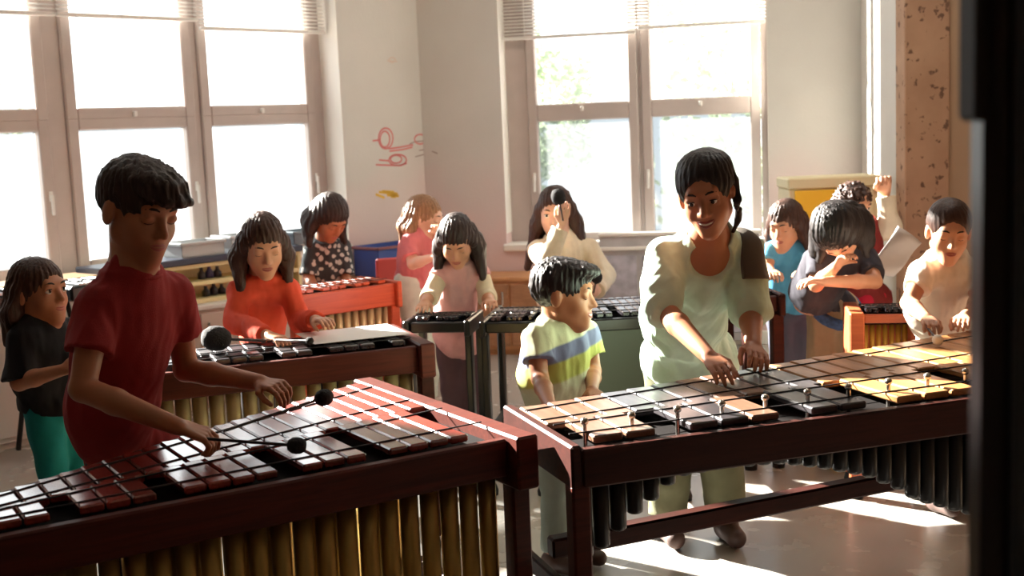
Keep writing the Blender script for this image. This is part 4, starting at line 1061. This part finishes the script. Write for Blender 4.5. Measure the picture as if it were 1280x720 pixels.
person('boy with short black hair in a pale green T-shirt with a blue-grey stripe',
       dict(N=(700, 408, 4.3), P=(700, 502, 4.36), Sa=(669, 424, 4.2), Sb=(733, 418, 4.4), Ea=(675, 473, 4.14), Wa=(688, 509, 3.9), Eb=(741, 464, 4.38), Wb=(740, 488, 4.14)),
       ((705, 369, 4.28), 74, 4, 2, 1.05), SK2, dict(face=((0, .104, -.062), (.082, .072, .106)), nape=-.062, add=[((0, .05, .085), (.060, .070, .030))], amp=.003),
       dict(m=stripes(), sleeve=.55, hem=-.03, loose=.016, wa=1.2), dict(m=cloth('pale_denim', rgb(150, 166, 160)), name='jeans'), vox=.0046, g=.8, hairm=HB, closed=True, smile=.6, hands=dict(b=dict(d=(748, 498, 4.05), curl=.4)))
# 9 woman in mint
def shoulder_patch(q):  # grey-brown shell over the top of the sleeve
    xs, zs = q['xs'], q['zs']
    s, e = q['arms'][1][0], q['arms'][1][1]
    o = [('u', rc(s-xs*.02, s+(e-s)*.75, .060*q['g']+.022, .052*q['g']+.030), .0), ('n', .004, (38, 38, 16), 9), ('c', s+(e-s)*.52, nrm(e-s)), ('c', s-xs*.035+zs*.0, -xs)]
    surf('shoulder_panel', o, .005, cloth('grey_brown_shell', rgb(92, 84, 76)), q['root'], q['org'])  # grey-brown shell laid over the sleeve
person('smiling woman with dark hair in a mint green blouse, leaning over the dark marimba',
       dict(N=(884, 303, 4.10), P=(862, 448, 4.52), Sa=(828, 318, 4.12), Sb=(930, 315, 4.16), Ea=(828, 385, 4.02), Wa=(886, 446, 3.74), Eb=(937, 388, 4.10), Wb=(942, 432, 3.92),
            Aa=V(*W(834, 668, 4.62)[:2], .08), Ab=V(*W(908, 655, 4.60)[:2], .08)),
       ((884, 244, 3.98), -20, 14, -7, 1.10), SK2, dict(face=((0, .112, -.030), (.076, .082, .106)), nape=-.05, add=[((0, -.03, .080), (.076, .085, .045))], wx=1.04, wz=1.03, amp=.0012, strand=.0014),
       dict(m=cloth('mint_cotton', rgb(206, 232, 212)), sleeve=1.02, hem=-.06, loose=.030, off=.014, wa=1.2, pe=1.35, neck=(.086, .062, .0), fold=.010, name='blouse', seed=6), dict(m=cloth('olive_trousers', rgb(112, 112, 86)), loose=.028, cuff=.03),
       vox=.0042, g=1.0, kid=False, hairm=HB, closed=False, smile=1., extra=shoulder_patch, dep=.115, gaze=(-.15, -.25), lip=LIP2,
       hands=dict(a=dict(d=(904, 462, 3.64), n=V(.1, .3, -1), curl=[.15, .3, .38, .42]), b=dict(d=(949, 446, 3.82), n=V(-.3, .3, -.8), curl=.32)),
       locks=[(((918, 225, 3.96), (922, 250, 3.95), (921, 262, 3.97)), .014, .006), (((924, 262, 4.03), (922, 275, 4.05), (916, 290, 4.06)), .012, .006)])
# 10 girl in blue
person('girl with brown hair in a bright blue T-shirt, looking down at the dark red marimba',
       dict(N=(985, 304, 6.14), P=(986, 380, 6.28), Sa=(964, 314, 6.08), Sb=(1008, 313, 6.12), Ea=(958, 336, 6.02), Wa=(965, 340, 5.86), Eb=(1013, 338, 6.06), Wb=(1004, 340, 5.90)),
       ((982, 281, 6.06), -38, 16, 0, .98), SK1, dict(BANGS, len=.07, nape=-.1), dict(m=cloth('bright_blue', rgb(84, 158, 196)), sleeve=.6, hem=.0, loose=.013), dict(m=cloth('slate_trousers', rgb(78, 80, 94)), loose=.02), vox=.006, g=.76, hairm=HBR)
# 12 curly person in maroon (stands behind the bending girl)
person('person with curly brown hair in a maroon cardigan, raising a fist',
       dict(N=(1077, 282, 6.03), P=(1086, 372, 6.08), Sa=(1058, 292, 5.98), Sb=(1096, 288, 6.08), Ea=(1056, 325, 5.94), Wa=(1078, 336, 5.74), Eb=(1113, 286, 6.00), Wb=(1107, 243, 6.02)),
       ((1067, 257, 5.96), 30, 14, 4, .86), SK1, dict(face=((0, .11, -.055), (.066, .08, .105)), ears=False, len=.05, nape=-.1, amp=.008, freq=(120, 120, 120), wx=1.08, wz=1.06), dict(m=cloth('maroon_knit', rgb(120, 40, 38)), sleeve=(1.6, None), hem=-.02, name='cardigan'), dict(m=cloth('crimson_skirt', rgb(186, 34, 58)), kind='skirt', len=.26, w=1.7),
       vox=.006, g=.76, hairm=HBR, closed=False, hands=dict(a=dict(d=(1092, 341, 5.60), curl=.5), b=dict(d=(1105, 225, 6.0), n=V(-.3, -.9, 0), t=V(-1, 0, 0), curl=1.15, thumb=.6)), handsc=.95,
       extra=lambda q: surf('sleeve', [('u', rc(q['arms'][1][0], q['arms'][1][1], .06, .052), 0), ('u', rc(q['arms'][1][1], q['arms'][1][2], .052, .045), .02), ('n', .005, (60, 60, 30), 4), ('c', q['arms'][1][2]-nrm(q['arms'][1][2]-q['arms'][1][1])*.01, nrm(q['arms'][1][2]-q['arms'][1][1]))], .006, cloth('cream_sleeve', rgb(224, 210, 186)), q['root'], q['org']))
# 11 bending girl
person('girl bending forward with black hair over her face, charcoal top and taupe skirt',
       dict(N=(1052, 306, 5.27), P=(1042, 388, 5.57), Sa=(1022, 320, 5.22), Sb=(1084, 322, 5.29), Ea=(1020, 356, 5.17), Wa=(1046, 332, 5.03), Eb=(1094, 352, 5.15), Wb=(1030, 352, 5.01)),
       ((1047, 290, 5.07), -30, 72, -10, 1.03), SK1, dict(face=((0, .15, -.10), (.03, .06, .06)), ears=False, len=.07, nape=-.14, wx=1.12, flare=.03, angs=(-105, -85, -60, -30, 0, 30, 60, 85, 105, 130, -130)), dict(m=cloth('charcoal_cotton', rgb(62, 60, 68)), sleeve=.7, hem=.07, loose=.010, pe=1.0), dict(m=cloth('taupe_skirt', rgb(168, 142, 116)), kind='skirt', len=.34, w=1.1),
       vox=.0056, g=.8, hairm=HB, hands=dict(b=dict(d=(1010, 350, 4.99), curl=.5), a=dict(d=(1058, 318, 4.97), curl=.5)),
       extra=lambda q: surf('sash', [('u', el(q['P']+q['zs']*.03, (q['hw']*.9+.02, q['dp']*1.05+.02, .2), q['R']), 0), ('c', q['P']+q['zs']*.045, q['zs']), ('c', q['P']-q['zs']*.005, -q['zs'])], .006, mat('blue_print', rgb(58, 84, 130), .7, noise=.5, nscale=40), q['root'], q['org']))
# 13 child at the right
person('child with pulled back brown hair in a cream T-shirt at the dark marimba',
       dict(N=(1184, 326, 4.69), P=(1186, 415, 4.83), Sa=(1153, 343, 4.62), Sb=(1216, 341, 4.68), Ea=(1136, 379, 4.55), Wa=(1158, 398, 4.34), Eb=(1226, 382, 4.60), Wb=(1205, 396, 4.42)),
       ((1186, 290, 4.60), -10, 14, 4, .97), SK1, dict(face=((0, .112, -.036), (.077, .082, .108)), nape=-.05, amp=.001, strand=.0008, add=[((0, -.11, .03), (.03, .03, .03))]), dict(m=cloth('cream_jersey', rgb(222, 208, 190)), sleeve=.5, hem=-.02, loose=.016, wa=1.15), dict(m=cloth('white_trousers', rgb(222, 206, 190)), loose=.02),
       vox=.005, g=.8, hairm=HBR, closed=True, hands=dict(a=dict(d=(1166, 406, 4.22), curl=.5), b=dict(d=(1200, 404, 4.3), curl=.35)))
mallet('mallet', W(1158, 408, 4.28), W(1172, 425, 4.1), 'mallet with a pale head in the hand of the child in cream', hr=.018, mhead=mat('white_yarn', rgb(230, 220, 205), .9))
# sheet of paper held beside the curly person
def paper_sheet():
    pts = [(1122, 282), (1152, 304), (1118, 346), (1084, 343)]; c = W(1118, 318, 5.52); n = 8; v = []; f = []
    Q = [W(p[0], p[1], 5.52+(.05 if i in (1, 2) else 0)) for i, p in enumerate(pts)]
    for th in (0, 1):
        for i in range(n+1):
            for k in range(n+1):
                a, b = i/n, k/n; p = (Q[0]*(1-a)+Q[1]*a)*(1-b)+(Q[3]*(1-a)+Q[2]*a)*b
                p = p+V(0, -1, 0)*(.03*math.sin(a*3.1)*math.cos(b*2.2)+.012*math.sin(b*7+a*3))+V(0, .0015, 0)*th; v.append(p-c)
    m = (n+1)**2
    for i in range(n):
        for k in range(n):
            a = i*(n+1)+k; f.append((a, a+1, a+n+2, a+n+1)); f.append((m+a, m+a+n+1, m+a+n+2, m+a+1))
    for i in range(n):
        for (a, b) in ((i, i+1), (n*(n+1)+i+1, n*(n+1)+i), ((i+1)*(n+1), i*(n+1)), (i*(n+1)+n, (i+1)*(n+1)+n)): f.append((a, m+a, m+b, b))
    s = MB(); s.poly(v, f, True); o = s.build('paper_sheet', mat('offwhite_paper', rgb(214, 206, 202), .7)); o.location = c
    tag(o, 'large curled off-white sheet of paper in front of the maroon cardigan', 'paper')
paper_sheet()
# ---------------------------------------------------------------- light and camera
sc = bpy.context.scene
wd = bpy.data.worlds.new('world'); sc.world = wd; wd.use_nodes = True
bg = wd.node_tree.nodes['Background']; bg.inputs[0].default_value = (.91, .965, 1.0, 1); bg.inputs[1].default_value = 3.2
sd = bpy.data.lights.new('sun', 'SUN'); sd.energy = 80.; sd.angle = math.radians(.7); sd.color = (1, .93, .84)
so = bpy.data.objects.new('sun', sd); C.objects.link(so)
AZ = math.radians(-38); EL = math.radians(25)
from mathutils import Vector
dv = Vector((math.cos(EL)*math.cos(AZ), math.cos(EL)*math.sin(AZ), -math.sin(EL)))
so.rotation_euler = dv.to_track_quat('-Z', 'Y').to_euler()
def fill_light(x, y, e, sx=1.2, sy=.3):  # unseen area lights added as fill, strongest towards the right-back corner
    a = bpy.data.lights.new('fill_light', 'AREA'); a.shape = 'RECTANGLE'; a.size = sx; a.size_y = sy; a.energy = e; a.color = (1, .95, .88)
    o = bpy.data.objects.new('fill_light', a); C.objects.link(o); o.location = (x, y, H-.03)
for (x, y, e) in ((-2.4, 5.2, 9), (.2, 6.2, 9), (1.9, 6.0, 30)): fill_light(x, y, e)
cam = bpy.data.cameras.new('camera'); co = bpy.data.objects.new('camera', cam); C.objects.link(co)
from mathutils import Matrix
bk = np.cross(CR, CU)
co.matrix_world = Matrix(((CR[0], CU[0], bk[0], CAM[0]), (CR[1], CU[1], bk[1], CAM[1]), (CR[2], CU[2], bk[2], CAM[2]), (0, 0, 0, 1)))
cam.sensor_width = 36.; cam.lens = FPX/1280*36.; cam.clip_start = .05
cam.dof.use_dof = True; cam.dof.focus_distance = 3.7; cam.dof.aperture_fstop = 4.5
sc.camera = co
sc.view_settings.view_transform = 'Standard'; sc.view_settings.look = 'None'; sc.view_settings.gamma = 1.; sc.view_settings.exposure = -.12
sc.view_settings.use_curve_mapping = False
sc.cycles.max_bounces = 10; sc.cycles.diffuse_bounces = 6; sc.cycles.transparent_max_bounces = 16
sc.cycles.sample_clamp_indirect = 6.
